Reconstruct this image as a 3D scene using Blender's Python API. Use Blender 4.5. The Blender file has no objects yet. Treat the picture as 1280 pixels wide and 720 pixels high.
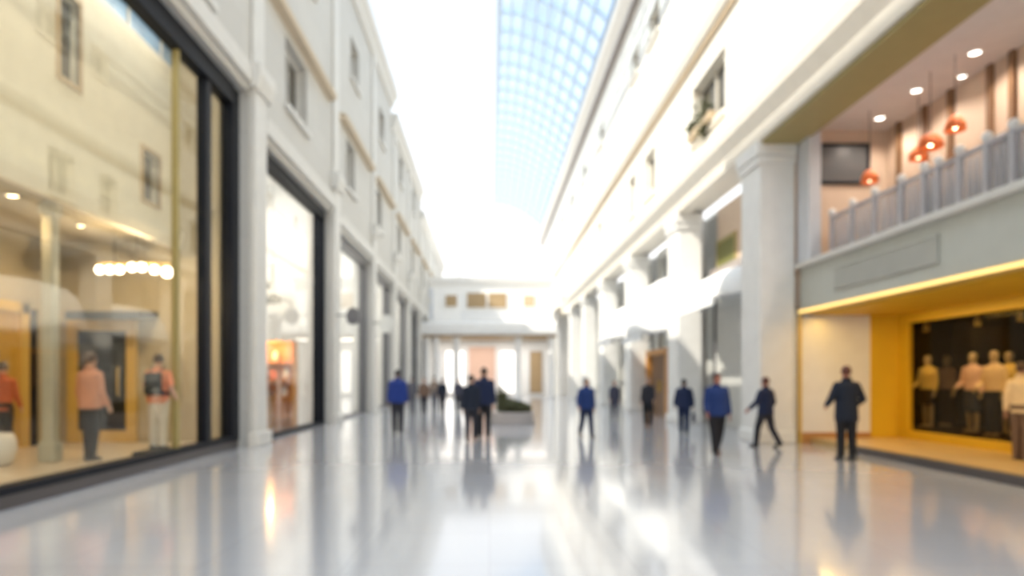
import bpy, bmesh, math, random
from mathutils import Vector, Matrix, noise
rnd = random.Random(7)
SC = bpy.context.scene
COL = SC.collection
PI = math.pi
F, VX, HY, EYE = 900.0, 612.0, 474.0, 1.55     # focal length (px), vanishing point and eye height read from the photo


def at(px, py, y):
    return Vector(((px - VX) / F * y, y, EYE - (py - HY) / F * y))


# ------------------------------------------------------------------ materials
MATS = {}


def nt(name):
    m = bpy.data.materials.new(name)
    m.use_nodes = True
    n = m.node_tree
    b = n.nodes['Principled BSDF']
    return m, n, b


def mat(name, col, rough=0.6, metal=0.0, var=0.08, scale=3.0, bump=0.0, bscale=40.0, emit=None, estr=0.0, spec=0.5):
    """plain paint / cloth / metal with a little noise in colour, roughness and relief"""
    if name in MATS:
        return MATS[name]
    m, n, b = nt(name)
    tc = n.nodes.new('ShaderNodeTexCoord')
    no = n.nodes.new('ShaderNodeTexNoise')
    no.inputs['Scale'].default_value = scale
    no.inputs['Detail'].default_value = 4
    n.links.new(tc.outputs['Object'], no.inputs['Vector'])
    mx = n.nodes.new('ShaderNodeMix')
    mx.data_type = 'RGBA'
    c = Vector(col)
    a1 = [max(0, x * (1 - var)) for x in c]
    a2 = [min(1, x * (1 + var)) for x in c]
    mx.inputs[6].default_value = (*a1, 1)
    mx.inputs[7].default_value = (*a2, 1)
    n.links.new(no.outputs['Fac'], mx.inputs[0])
    n.links.new(mx.outputs[2], b.inputs['Base Color'])
    b.inputs['Roughness'].default_value = rough
    b.inputs['Metallic'].default_value = metal
    b.inputs['Specular IOR Level'].default_value = spec
    if bump > 0:
        n2 = n.nodes.new('ShaderNodeTexNoise')
        n2.inputs['Scale'].default_value = bscale
        n.links.new(tc.outputs['Object'], n2.inputs['Vector'])
        bp = n.nodes.new('ShaderNodeBump')
        bp.inputs['Strength'].default_value = bump
        bp.inputs['Distance'].default_value = 0.02
        n.links.new(n2.outputs['Fac'], bp.inputs['Height'])
        n.links.new(bp.outputs['Normal'], b.inputs['Normal'])
    if emit:
        b.inputs['Emission Color'].default_value = (*emit, 1)
        b.inputs['Emission Strength'].default_value = estr
    MATS[name] = m
    return m


def masonry(name, col, joint, w, h, axes, rough=0.55, mort=0.006, var=0.05, spec=0.4):
    """stone cladding or tiles: brick texture laid in the given world axes"""
    m, n, b = nt(name)
    tc = n.nodes.new('ShaderNodeTexCoord')
    sp = n.nodes.new('ShaderNodeSeparateXYZ')
    cb = n.nodes.new('ShaderNodeCombineXYZ')
    n.links.new(tc.outputs['Object'], sp.inputs[0])
    n.links.new(sp.outputs[axes[0]], cb.inputs[0])
    n.links.new(sp.outputs[axes[1]], cb.inputs[1])
    br = n.nodes.new('ShaderNodeTexBrick')
    br.offset = 0.0 if name.startswith('floor') else 0.5
    br.inputs['Scale'].default_value = 1.0
    br.inputs['Brick Width'].default_value = w
    br.inputs['Row Height'].default_value = h
    br.inputs['Mortar Size'].default_value = mort
    br.inputs['Color1'].default_value = (*[x * (1 - var) for x in col], 1)
    br.inputs['Color2'].default_value = (*[min(1, x * (1 + var)) for x in col], 1)
    br.inputs['Mortar'].default_value = (*joint, 1)
    n.links.new(cb.outputs[0], br.inputs['Vector'])
    n.links.new(br.outputs['Color'], b.inputs['Base Color'])
    b.inputs['Roughness'].default_value = rough
    b.inputs['Specular IOR Level'].default_value = spec
    MATS[name] = m
    return m


def glass(name, tint, base=0.04, gain=1.0, gcol=(1, 1, 1)):
    m = bpy.data.materials.new(name)
    m.use_nodes = True
    n = m.node_tree
    n.nodes.clear()
    out = n.nodes.new('ShaderNodeOutputMaterial')
    tr = n.nodes.new('ShaderNodeBsdfTransparent')
    tr.inputs[0].default_value = (*tint, 1)
    gl = n.nodes.new('ShaderNodeBsdfGlossy')
    gl.inputs['Roughness'].default_value = 0.0
    gl.inputs['Color'].default_value = (*gcol, 1)
    fr = n.nodes.new('ShaderNodeFresnel')
    fr.inputs['IOR'].default_value = 1.5
    ma = n.nodes.new('ShaderNodeMath')
    ma.operation = 'MULTIPLY_ADD'
    ma.use_clamp = True
    ma.inputs[1].default_value = gain
    ma.inputs[2].default_value = base
    mx = n.nodes.new('ShaderNodeMixShader')
    n.links.new(fr.outputs[0], ma.inputs[0])
    n.links.new(ma.outputs[0], mx.inputs[0])
    n.links.new(tr.outputs[0], mx.inputs[1])
    n.links.new(gl.outputs[0], mx.inputs[2])
    n.links.new(mx.outputs[0], out.inputs[0])
    MATS[name] = m
    return m


def emitter(name, col, strength):
    m = bpy.data.materials.new(name)
    m.use_nodes = True
    b = m.node_tree.nodes['Principled BSDF']
    b.inputs['Base Color'].default_value = (*col, 1)
    b.inputs['Emission Color'].default_value = (*col, 1)
    b.inputs['Emission Strength'].default_value = strength
    MATS[name] = m
    return m


M = MATS
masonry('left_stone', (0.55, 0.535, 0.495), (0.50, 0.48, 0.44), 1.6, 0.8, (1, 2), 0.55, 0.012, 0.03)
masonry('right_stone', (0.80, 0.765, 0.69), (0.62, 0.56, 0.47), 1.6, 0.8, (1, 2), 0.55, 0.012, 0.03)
masonry('floor_tile', (0.54, 0.55, 0.585), (0.46, 0.47, 0.50), 1.2, 1.2, (0, 1), 0.13, 0.006, 0.03, 0.9)
masonry('gold_lit_stone', (0.56, 0.38, 0.16), (0.40, 0.27, 0.12), 0.9, 0.9, (0, 1), 0.35, 0.006, 0.04)  # golden light is mixed into this stone's colour
_fb = M['floor_tile'].node_tree.nodes['Principled BSDF']
_fb.inputs['Coat Weight'].default_value = .4
_fb.inputs['Coat Roughness'].default_value = .06
masonry('platform_stone', (0.62, 0.53, 0.40), (0.45, 0.38, 0.30), 0.9, 0.9, (0, 1), 0.35, 0.006, 0.04)
mat('trim_white', (0.66, 0.645, 0.605), 0.5)
mat('pillar_white', (0.78, 0.77, 0.74), 0.5)
mat('trim_warm', (0.80, 0.75, 0.66), 0.5)
mat('trim_tan', (0.52, 0.40, 0.26), 0.6)
mat('shadow_tan', (0.56, 0.46, 0.33), 0.6)  # brown shadow line over the windows put into the ledge colour
mat('sky_reflection_blue', (0.26, 0.44, 0.74), 0.25, var=0.45, scale=1.6)
mat('kerb_dark', (0.07, 0.06, 0.06), 0.4)
mat('metal_black', (0.008, 0.010, 0.016), 0.5, 0.0, spec=0.15)
mat('metal_grey', (0.16, 0.16, 0.17), 0.4, 0.3)
mat('metal_pale', (0.62, 0.64, 0.68), 0.4, 0.1)
mat('dark_void', (0.10, 0.085, 0.06), 0.5)
mat('window_dark', (0.07, 0.06, 0.04), 0.25, spec=0.3)
mat('reflected_cream', (0.82, 0.79, 0.68), 0.6)
mat('beige_wall', (0.42, 0.36, 0.25), 0.6)
mat('sage_wall', (0.50, 0.51, 0.46), 0.6)
mat('sage_dark', (0.40, 0.40, 0.36), 0.6)
mat('sage_pillar', (0.50, 0.50, 0.42), 0.45)
mat('ochre_paint', (0.72, 0.44, 0.012), 0.5, var=0.05)
mat('olive_soffit', (0.36, 0.29, 0.11), 0.5)
mat('brass', (0.66, 0.45, 0.12), 0.4, 0.2)
mat('gold_wood', (0.42, 0.25, 0.04), 0.5)
mat('white_paint', (0.80, 0.80, 0.79), 0.5)
mat('pink_ceiling', (0.74, 0.69, 0.67), 0.7)
mat('peach_wall', (0.66, 0.52, 0.40), 0.65)
mat('brown_wood', (0.22, 0.12, 0.06), 0.5)
mat('warm_wood', (0.45, 0.22, 0.07), 0.5)
mat('orange_wood', (0.70, 0.33, 0.08), 0.45)
mat('orange_shade', (0.80, 0.20, 0.06), 0.5)
mat('art_dark', (0.10, 0.105, 0.11), 0.3)
mat('baluster_grey', (0.50, 0.49, 0.52), 0.45)
mat('awning_cloth', (0.84, 0.84, 0.83), 0.8, bump=0.15)
mat('shutter_grey', (0.62, 0.62, 0.59), 0.4)
mat('moss_panel', (0.16, 0.16, 0.045), 0.7)
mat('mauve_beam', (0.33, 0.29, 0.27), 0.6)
mat('display_dark', (0.014, 0.009, 0.005), 0.7, spec=0.1)
mat('concrete', (0.42, 0.39, 0.38), 0.7, bump=0.2)
mat('soil', (0.05, 0.035, 0.025), 0.95)
mat('leaf', (0.075, 0.08, 0.03), 0.6, var=0.5, scale=20)
mat('bark', (0.12, 0.08, 0.05), 0.9)
mat('white_haze', (0.86, 0.85, 0.83), 0.6)  # far-end bloom put into the building's pale colour
mat('mannequin_skin', (0.36, 0.27, 0.15), 0.5)
mat('far_brown', (0.40, 0.28, 0.15), 0.6)
mat('far_pink', (0.66, 0.44, 0.34), 0.6)
mat('far_blue', (0.30, 0.38, 0.48), 0.4)
mat('roof_bar', (0.46, 0.57, 0.72), 0.4)
glass('shop_glass', (0.98, 0.98, 0.96), 0.02, 0.36)
glass('bronze_glass', (0.95, 0.93, 0.87), 0.006, 0.13)
glass('clear_glass', (0.90, 0.86, 0.78), 0.0, 0.03)
mat('baluster_glass', (0.50, 0.50, 0.54), 0.3)
M['baluster_glass'].node_tree.nodes['Principled BSDF'].inputs['Alpha'].default_value = .35
glass('roof_glass', (0.70, 0.84, 0.98), 0.0, 0.15)
emitter('lamp_warm', (1.0, 0.80, 0.48), 14.0)
emitter('lamp_white', (1.0, 0.92, 0.80), 7.0)
emitter('pane_glow', (1.0, .98, .94), .95)  # added glow, brightens the far building's panes under the canopy
emitter('strip_gold', (1.0, 0.68, 0.22), 1.15)


# ------------------------------------------------------------------ mesh builder
class MB:
    def __init__(self):
        self.bm = bmesh.new()
        self.mats = []
        self.mi = 0

    def box(self, x0, x1, y0, y1, z0, z1, bev=0.0):
        r = bmesh.ops.create_cube(self.bm, size=1.0)
        vs = r['verts']
        for v in vs:
            v.co = Vector(((x0 + x1) / 2 + v.co.x * (x1 - x0), (y0 + y1) / 2 + v.co.y * (y1 - y0), (z0 + z1) / 2 + v.co.z * (z1 - z0)))
        if bev > 0:
            es = list({e for v in vs for e in v.link_edges})
            bmesh.ops.bevel(self.bm, geom=es, offset=bev, segments=2, affect='EDGES', profile=0.5)
        return self

    def ring_loft(self, rings, cap=True, closed=False):
        vr = [[self.bm.verts.new(p) for p in r] for r in rings]
        n = len(vr[0])
        for a, b in zip(vr[:-1], vr[1:]):
            for i in range(n):
                self.bm.faces.new((a[i], a[(i + 1) % n], b[(i + 1) % n], b[i]))
        if closed:
            a, b = vr[-1], vr[0]
            for i in range(n):
                self.bm.faces.new((a[i], a[(i + 1) % n], b[(i + 1) % n], b[i]))
        elif cap:
            self.bm.faces.new(list(reversed(vr[0])))
            self.bm.faces.new(vr[-1])
        return self

    def tube(self, pts, rads, n=12, flat=1.0, fdir=None, round_ends=True):
        """tapered limb along pts; flat squashes it across fdir"""
        pts = [Vector(p) for p in pts]
        if round_ends:
            d0 = (pts[0] - pts[1]).normalized()
            d1 = (pts[-1] - pts[-2]).normalized()
            r0, r1 = rads[0], rads[-1]
            pts = [pts[0] + d0 * r0 * 0.95, pts[0] + d0 * r0 * 0.7] + pts + [pts[-1] + d1 * r1 * 0.7, pts[-1] + d1 * r1 * 0.95]
            rads = [r0 * 0.3, r0 * 0.75] + list(rads) + [r1 * 0.75, r1 * 0.3]
        ref = Vector(fdir) if fdir is not None else Vector((0.3, 1, 0.1))
        rings = []
        for i, p in enumerate(pts):
            d = (pts[min(i + 1, len(pts) - 1)] - pts[max(i - 1, 0)]).normalized()
            if abs(d.dot(ref.normalized())) > 0.97:
                ref = Vector((1, 0.2, 0))
            u = (ref - d * ref.dot(d)).normalized()
            v = d.cross(u)
            rings.append([p + (u * math.cos(2 * PI * k / n) * flat + v * math.sin(2 * PI * k / n)) * rads[i] for k in range(n)])
        return self.ring_loft(rings)

    def loft_z(self, secs, n=20, pw=2.0, xf=None):
        """stack of (z, rx, ry, cy) sections"""
        rings = []
        for z, rx, ry, cy in secs:
            r = []
            for k in range(n):
                a = 2 * PI * k / n
                c, s = math.cos(a), math.sin(a)
                c = math.copysign(abs(c) ** (2 / pw), c)
                s = math.copysign(abs(s) ** (2 / pw), s)
                p = Vector((rx * c, cy + ry * s, z))
                r.append(xf @ p if xf else p)
            rings.append(r)
        return self.ring_loft(rings)

    def lathe(self, prof, c=(0, 0, 0), n=24):
        c = Vector(c)
        rings = [[c + Vector((r * math.cos(2 * PI * k / n), r * math.sin(2 * PI * k / n), z)) for k in range(n)] for r, z in prof]
        return self.ring_loft(rings)

    def prism(self, prof, axis, a0, a1):
        """profile of (u, z) swept along 'x' or 'y'"""
        f = (lambda u, z, t: Vector((u, t, z))) if axis == 'y' else (lambda u, z, t: Vector((t, u, z)))
        return self.ring_loft([[f(u, z, a0) for u, z in prof], [f(u, z, a1) for u, z in prof]])

    def ball(self, c, r, n=12):
        c = Vector(c)
        r = (r, r, r) if not hasattr(r, '__len__') else r
        vs = bmesh.ops.create_uvsphere(self.bm, u_segments=n, v_segments=max(6, n // 2 + 2), radius=1.0)['verts']
        for v in vs:
            v.co = c + Vector((v.co.x * r[0], v.co.y * r[1], v.co.z * r[2]))
        return self

    def build(self, name, m, parent=None, org=None, smooth=False):
        bmesh.ops.recalc_face_normals(self.bm, faces=self.bm.faces)
        if org is None and parent is not None:
            org = parent.get('_o', None)
            org = Vector(org) if org is not None else None
        if org is not None:
            bmesh.ops.translate(self.bm, verts=self.bm.verts, vec=-Vector(org))
        me = bpy.data.meshes.new(name)
        self.bm.to_mesh(me)
        self.bm.free()
        for x in (m if isinstance(m, (list, tuple)) else [m]):
            me.materials.append(M[x] if isinstance(x, str) else x)
        if smooth:
            for p in me.polygons:
                p.use_smooth = True
        o = bpy.data.objects.new(name, me)
        COL.objects.link(o)
        if parent is not None:
            o.parent = parent
            if '_o' in parent:
                o['_o'] = parent['_o']
        elif org is not None:
            o.location = Vector(org)
        return o


def tag(o, label, cat, group=None, kind=None):
    o['label'] = label
    o['category'] = cat
    if group:
        o['group'] = group
    if kind:
        o['kind'] = kind
    return o


def thing(name, loc, label, cat, group=None, kind=None):
    o = bpy.data.objects.new(name, None)
    COL.objects.link(o)
    o.location = loc
    o.empty_display_size = 0.2
    o['_o'] = tuple(loc)             # parts given in world coordinates are shifted by this
    return tag(o, label, cat, group, kind)


def struct(name, mb, m, label, cat, smooth=False):
    return tag(mb.build(name, m, smooth=smooth), label, cat, kind='structure')


COUNT = {'trim': 0, 'window': 0, 'door': 0}


def nm(k):
    COUNT[k] += 1
    return '%s_%d' % (k, COUNT[k])


ORD = ['first', 'second', 'third', 'fourth', 'fifth', 'sixth', 'seventh', 'eighth', 'ninth', 'tenth', 'eleventh', 'twelfth']


def fuse(name, mb, voxel, it, m, parent, decim=1.0, mfun=None):
    """join overlapping limbs into one continuous skin"""
    me = bpy.data.meshes.new('tmp')
    bmesh.ops.recalc_face_normals(mb.bm, faces=mb.bm.faces)
    mb.bm.to_mesh(me)
    mb.bm.free()
    o = bpy.data.objects.new('tmp', me)
    COL.objects.link(o)
    r = o.modifiers.new('r', 'REMESH')
    r.mode = 'VOXEL'
    r.voxel_size = voxel
    r.use_smooth_shade = True
    if it:
        s = o.modifiers.new('s', 'SMOOTH')
        s.factor = 0.5
        s.iterations = it
    if decim < 1:
        d = o.modifiers.new('d', 'DECIMATE')
        d.ratio = decim
    dg = bpy.context.evaluated_depsgraph_get()
    res = bpy.data.meshes.new_from_object(o.evaluated_get(dg))
    bpy.data.objects.remove(o)
    bpy.data.meshes.remove(me)
    res.name = name
    res.materials.clear()
    for x in (m if isinstance(m, (list, tuple)) else [m]):
        res.materials.append(M[x] if isinstance(x, str) else x)
    for p in res.polygons:
        p.use_smooth = True
        p.material_index = mfun(p.center) if mfun else 0
    ob = bpy.data.objects.new(name, res)
    COL.objects.link(ob)
    ob.parent = parent
    return ob


# ------------------------------------------------------------------ people
mat('skin_light', (0.62, 0.38, 0.27), 0.5)
mat('skin_tan', (0.42, 0.23, 0.15), 0.5)
mat('skin_red', (0.40, 0.16, 0.11), 0.5)
mat('skin_brown', (0.20, 0.11, 0.07), 0.5)
mat('eye', (0.04, 0.03, 0.03), 0.2)
mat('lip', (0.40, 0.16, 0.13), 0.5)
mat('hair_black', (0.015, 0.012, 0.012), 0.5, bump=0.5)
mat('hair_brown', (0.06, 0.03, 0.018), 0.5, bump=0.5)
mat('hair_auburn', (0.11, 0.035, 0.022), 0.5, bump=0.5)
mat('hair_grey', (0.20, 0.18, 0.15), 0.5, bump=0.5)
mat('shoe_black', (0.015, 0.015, 0.018), 0.4)
mat('shoe_brown', (0.16, 0.08, 0.055), 0.45)
mat('sole', (0.05, 0.05, 0.05), 0.7)


def cloth(name, col):
    return mat(name, col, 0.85, 0, 0.15, 9.0, 0.25, 25.0)


cloth('blue_bright', (0.010, 0.036, 0.22))
cloth('blue_royal', (0.010, 0.034, 0.15))
cloth('navy', (0.007, 0.016, 0.058))
cloth('navy_deep', (0.007, 0.013, 0.030))
cloth('charcoal', (0.022, 0.022, 0.032))
cloth('black_cloth', (0.010, 0.010, 0.014))
cloth('grey_cloth', (0.10, 0.10, 0.12))
cloth('slate', (0.055, 0.055, 0.085))
cloth('brown_cloth', (0.16, 0.10, 0.07))
cloth('taupe', (0.26, 0.20, 0.16))
cloth('pink_cloth', (0.62, 0.30, 0.20))
cloth('coral', (0.80, 0.30, 0.16))
cloth('red_cloth', (0.50, 0.12, 0.05))
cloth('offwhite', (0.66, 0.62, 0.54))
cloth('cream_cloth', (0.75, 0.58, 0.36))
cloth('rose_cloth', (0.66, 0.45, 0.36))
cloth('gold_cloth', (0.60, 0.42, 0.10))


def person(loc, rot, h, label, skin='skin_light', hair='hair_brown', hairstyle='short', top='navy', low='charcoal', shoe='shoe_black',
           legs=((0.25, 0.1), (-0.25, 0.35)), arms=((0.1, -0.2, 0.3), (0.1, 0.2, 0.3)), yaw=0.0, hem=0.84, sleeve=1.0, bulk=1.0,
           hood=False, name='person', cat='person', group=None, vox=0.007, mann=False, skirt=None, bag=None):
    root = thing(name, loc, label, cat, group)
    del root['_o']
    root.rotation_euler = (0, 0, rot)
    s = h / 1.75
    root.scale = (s, s, s)
    dz = 0
    J = {}
    for i, sx in enumerate((-1, 1)):
        a, k = legs[i]
        hp = Vector((sx * 0.092, 0, 0.90))
        kn = hp + 0.42 * Vector((sx * 0.01, math.sin(a), -math.cos(a)))
        an = kn + 0.40 * Vector((0, math.sin(a - k), -math.cos(a - k)))
        J[sx] = [hp, kn, an]
    low_z = min(J[-1][2].z, J[1][2].z)
    up = Vector((0, 0, 0.085 - low_z))
    for sx in (-1, 1):
        J[sx] = [p + up for p in J[sx]]
    T = Matrix.Translation(up)
    hd = Matrix.Translation(up + Vector((0, 0.012, 1.515))) @ Matrix.Rotation(yaw, 4, 'Z')
    A = {}
    for i, sx in enumerate((-1, 1)):
        b, c, e = arms[i]
        sh = up + Vector((sx * 0.172, -0.008, 1.385))
        d1 = Vector((sx * math.sin(b), math.sin(c) * math.cos(b), -math.cos(c) * math.cos(b))).normalized()
        el = sh + d1 * 0.29
        d2 = Vector((sx * math.sin(b) * (0.5 if e < 0.9 else -0.25), math.sin(c + e), -math.cos(c + e))).normalized()
        wr = el + d2 * 0.25
        A[sx] = (sh, el, wr, d1, d2)

    # ---- body: one continuous skin
    b = MB()
    for sx in (-1, 1):
        hp, kn, an = J[sx]
        b.tube([hp, hp.lerp(kn, .35), kn, kn.lerp(an, .3), an], [.082, .078, .052, .054, .038], 12)
        fp = math.asin(max(-0.6, min(0.6, (an.z - 0.085) / 0.17)))
        fd = Vector((0, math.cos(fp), -math.sin(fp)))
        b.tube([an + Vector((0, -.03, -.035)), an + fd * .06 + Vector((0, 0, -.045)), an + fd * .17 + Vector((0, 0, -.058))], [.034, .036, .026], 10)
        J[sx].append(fd)
    b.loft_z([(.81, .06, .05, 0), (.84, .12, .085, -.005), (.90, .158, .108, -.008), (.96, .160, .11, -.008), (1.03, .142, .098, 0), (1.12, .135, .094, .004),
              (1.24, .155, .106, .006), (1.34, .172, .108, 0), (1.39, .168, .095, -.006), (1.43, .135, .078, -.010), (1.465, .085, .062, -.012), (1.495, .055, .052, -.012)], 20, 2.2, T)
    b.tube([up + Vector((0, -.015, 1.44)), up + Vector((0, 0, 1.56))], [.058, .054], 12)
    for sx in (-1, 1):
        sh, el, wr, d1, d2 = A[sx]
        b.tube([sh, sh.lerp(el, .45), el, el.lerp(wr, .3), wr], [.056, .048, .038, .039, .027], 12)
        n_in = Vector((-sx, 0, 0))
        n_in = (n_in - d2 * n_in.dot(d2)).normalized()
        w = n_in.cross(d2).normalized()
        if w.y < 0 and abs(w.y) > .1:
            w = -w
        pe = wr + d2 * .085
        b.tube([wr, wr + d2 * .03, wr + d2 * .06, pe], [.026, .036, .041, .039], 12, 0.42, n_in)
        for q, (off, L, cu) in enumerate(((.031, .070, .2), (.011, .080, .25), (-.010, .075, .3), (-.030, .058, .35))):
            p0 = pe + w * off - d2 * .01
            da = (d2 * math.cos(cu) + n_in * math.sin(cu) + w * off * 2).normalized()
            db = (d2 * math.cos(cu * 2.6) + n_in * math.sin(cu * 2.6)).normalized()
            p1 = p0 + da * L * .55
            b.tube([p0, p1, p1 + db * L * .45], [.0092, .0085, .007], 8)
        tdir = (d2 * .65 + w * .65 + n_in * .25).normalized()
        t0 = wr + d2 * .025 + w * .025
        t1 = t0 + tdir * .045
        b.tube([t0, t1, t1 + (d2 * .9 + n_in * .3).normalized() * .03], [.014, .0115, .009], 8)
    head = [(0, .026, .028, .038), (.012, .040, .042, .030), (.035, .053, .062, .020), (.065, .061, .078, .010), (.095, .068, .088, .002), (.13, .073, .096, -.004),
            (.165, .073, .097, -.007), (.20, .060, .080, -.008), (.222, .038, .050, -.008), (.234, .014, .018, -.008)]
    b.loft_z(head, 20, 2.1, hd)
    b.tube([hd @ Vector((0, .085, .128)), hd @ Vector((0, .100, .105)), hd @ Vector((0, .104, .092))], [.008, .011, .014], 8)
    for sx in (-1, 1):
        b.ball(hd @ Vector((sx * .073, -.008, .112)), (.012, .02, .032), 10)
        b.ball(hd @ Vector((sx * .028, .081, .124)), .0125, 8)
        b.ball(hd @ Vector((sx * .028, .083, .142)), (.02, .008, .006), 8)
    b.ball(hd @ Vector((0, .080, .062)), (.022, .012, .011), 8)
    b.ball(hd @ Vector((0, .068, .018)), (.02, .014, .014), 8)
    hi = hd.inverted()

    def face(c):
        q = hi @ c
        if q.y > .078 and abs(abs(q.x) - .028) < .0105 and abs(q.z - .124) < .0085:
            return 1
        if q.y > .078 and abs(q.x) < .02 and abs(q.z - .062) < .009:
            return 2
        return 0
    if mann:
        fuse('body', b, vox, 2, 'mannequin_skin', root, 0.4)
    else:
        fuse('body', b, vox, 2, [skin, 'eye', 'lip'], root, 0.4, face)

    # ---- trousers or skirt
    if low:
        b = MB()
        if skirt:
            b.loft_z([(skirt, .20, .17, 0), (skirt + .06, .195, .165, 0), (.80, .185, .14, 0), (.92, .17, .125, -.006), (1.02, .152, .108, 0), (1.03, .14, .10, 0)], 20, 2.1, T)
        else:
            for sx in (-1, 1):
                hp, kn, an = J[sx][:3]
                b.tube([hp, hp.lerp(kn, .35), kn, kn.lerp(an, .35), an + (an - kn) * .09], [.108, .104, .080, .078, .066], 14, round_ends=False)
            b.loft_z([(.80, .07, .07, 0), (.84, .142, .108, -.004), (.90, .180, .130, -.008), (.97, .178, .126, -.008), (1.04, .155, .108, 0)], 20, 2.2, T)
        fuse('skirt' if skirt else 'trousers', b, .011, 3, low, root)
    # ---- top with sleeves
    b = MB()
    B = bulk
    secs = [(hem, .178 * B, .130 * B, -.004), (hem + .03, .184 * B, .136 * B, -.004), (1.0, .172 * B, .126 * B, 0), (1.12, .166 * B, .122 * B, .004), (1.24, .180 * B, .130 * B, .006),
            (1.33, .194 * B, .130 * B, 0), (1.385, .190 * B, .118 * B, -.005), (1.425, .160 * B, .100 * B, -.009), (1.46, .108, .082, -.012), (1.505, .070, .068, -.012)]
    secs = [q for i, q in enumerate(secs) if i < 2 or q[0] > hem + .05]
    b.loft_z(secs, 20, 2.2, T)
    for sx in (-1, 1):
        sh, el, wr, d1, d2 = A[sx]
        if sleeve >= 1:
            b.tube([sh, sh.lerp(el, .45), el, el.lerp(wr, .4), wr - d2 * .015], [.068 * B, .064 * B, .056 * B, .052 * B, .042 * B], 12, round_ends=False)
            b.ball(sh, .066 * B, 12)
            b.ball(el, .055 * B, 10)
        elif sleeve > 0:
            b.tube([sh, sh.lerp(el, .45), sh.lerp(el, .8)], [.072 * B, .064 * B, .058 * B], 12, round_ends=False)
            b.ball(sh, .066 * B, 12)
    tname = 'shirt' if (sleeve < 1 or mann) else ('coat' if hem < .76 else 'jacket')
    tp = fuse(tname, b, .011, 3, top, root)
    if not mann:
        b = MB()
        if hood:
            b.ball(up + Vector((0, -.085, 1.475)), (.115, .065, .075), 14)
            fuse('hood', b, .012, 2, top, tp)
        elif sleeve >= 1:
            rg = []
            for k in range(16):
                a = 2 * PI * k / 16
                c = up + Vector((.078 * math.cos(a), -.012 + .075 * math.sin(a), 1.495 + .012 * -math.sin(a)))
                d = Vector((math.cos(a), math.sin(a), 0))
                rg.append([c + d * .010 + Vector((0, 0, -.022)), c + d * .012 + Vector((0, 0, .02)), c - d * .006 + Vector((0, 0, .03)), c - d * .008 + Vector((0, 0, -.02))])
            b.ring_loft(rg, closed=True).build('collar', top, tp, smooth=True)
    # ---- shoes
    if not mann:
        for sx in (-1, 1):
            an, fd = J[sx][2], J[sx][3]
            w = Vector((1, 0, 0))
            un = w.cross(fd)
            r0, r1 = [], []
            b = MB()
            prof = [(-.075, .030, .05), (-.06, .038, .075), (-.01, .040, .085), (.05, .044, .066), (.11, .047, .05), (.165, .042, .042), (.19, .026, .034)]
            rings = []
            for y, hw, ht in prof:
                c = an + fd * y - un * .068
                rings.append([c + w * hw * math.cos(t) + un * (ht * max(0, math.sin(t)) + (.0 if math.sin(t) >= 0 else -.004)) for t in [2 * PI * k / 14 for k in range(14)]])
            b.ring_loft(rings)
            sh = b.build('shoe', shoe, root, smooth=True)
            b = MB()
            rings = []
            for y, hw, ht in prof:
                c = an + fd * y - un * .072
                rings.append([c + w * (hw + .004) + un * .008, c - w * (hw + .004) + un * .008, c - w * (hw + .004) - un * .012, c + w * (hw + .004) - un * .012])
            b.ring_loft(rings).build('sole', 'sole', sh)
    # ---- hair
    if hair and not mann:
        b = MB()
        ex = .014 if hairstyle == 'short' else .020
        rings = []
        for i in range(11):
            el_ = PI / 2 - i / 10 * (PI / 2 + .55)
            ring = []
            for k in range(24):
                a = 2 * PI * k / 24
                front = max(0, math.sin(a))
                e2 = el_ if front < .25 else PI / 2 - (PI / 2 - el_) * (1 - .52 * min(1, (front - .25) / .4))
                lowb = -.02 if hairstyle == 'long' and e2 < 0 else 0
                ring.append(hd @ Vector(((.073 + ex) * math.cos(a) * math.cos(e2), -.006 + (.097 + ex) * math.sin(a) * math.cos(e2), .138 + lowb + (.097 + ex) * math.sin(e2))))
            rings.append(ring)
        vr = [[b.bm.verts.new(p) for p in r] for r in rings[1:]]
        tpv = b.bm.verts.new(rings[0][0])
        for k in range(24):
            b.bm.faces.new((tpv, vr[0][k], vr[0][(k + 1) % 24]))
        for r0, r1 in zip(vr[:-1], vr[1:]):
            for k in range(24):
                b.bm.faces.new((r0[k], r1[k], r1[(k + 1) % 24], r0[(k + 1) % 24]))
        inner = hd @ Vector((0, 0, .14))
        iv = [[b.bm.verts.new(inner + (v.co - inner) * .86) for v in r] for r in vr]
        itp = b.bm.verts.new(inner + (tpv.co - inner) * .86)
        for k in range(24):
            b.bm.faces.new((itp, iv[0][(k + 1) % 24], iv[0][k]))
        for r0, r1 in zip(iv[:-1], iv[1:]):
            for k in range(24):
                b.bm.faces.new((r0[k], r0[(k + 1) % 24], r1[(k + 1) % 24], r1[k]))
        for k in range(24):
            b.bm.faces.new((vr[-1][k], iv[-1][k], iv[-1][(k + 1) % 24], vr[-1][(k + 1) % 24]))
        if hairstyle == 'long':
            b.tube([hd @ Vector((0, -.075, .10)), hd @ Vector((0, -.085, .0)), hd @ Vector((0, -.09, -.09))], [.07, .075, .05], 14, .5, Vector((0, 1, 0)))
        b.build('hair', hair, root, smooth=True)
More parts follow.
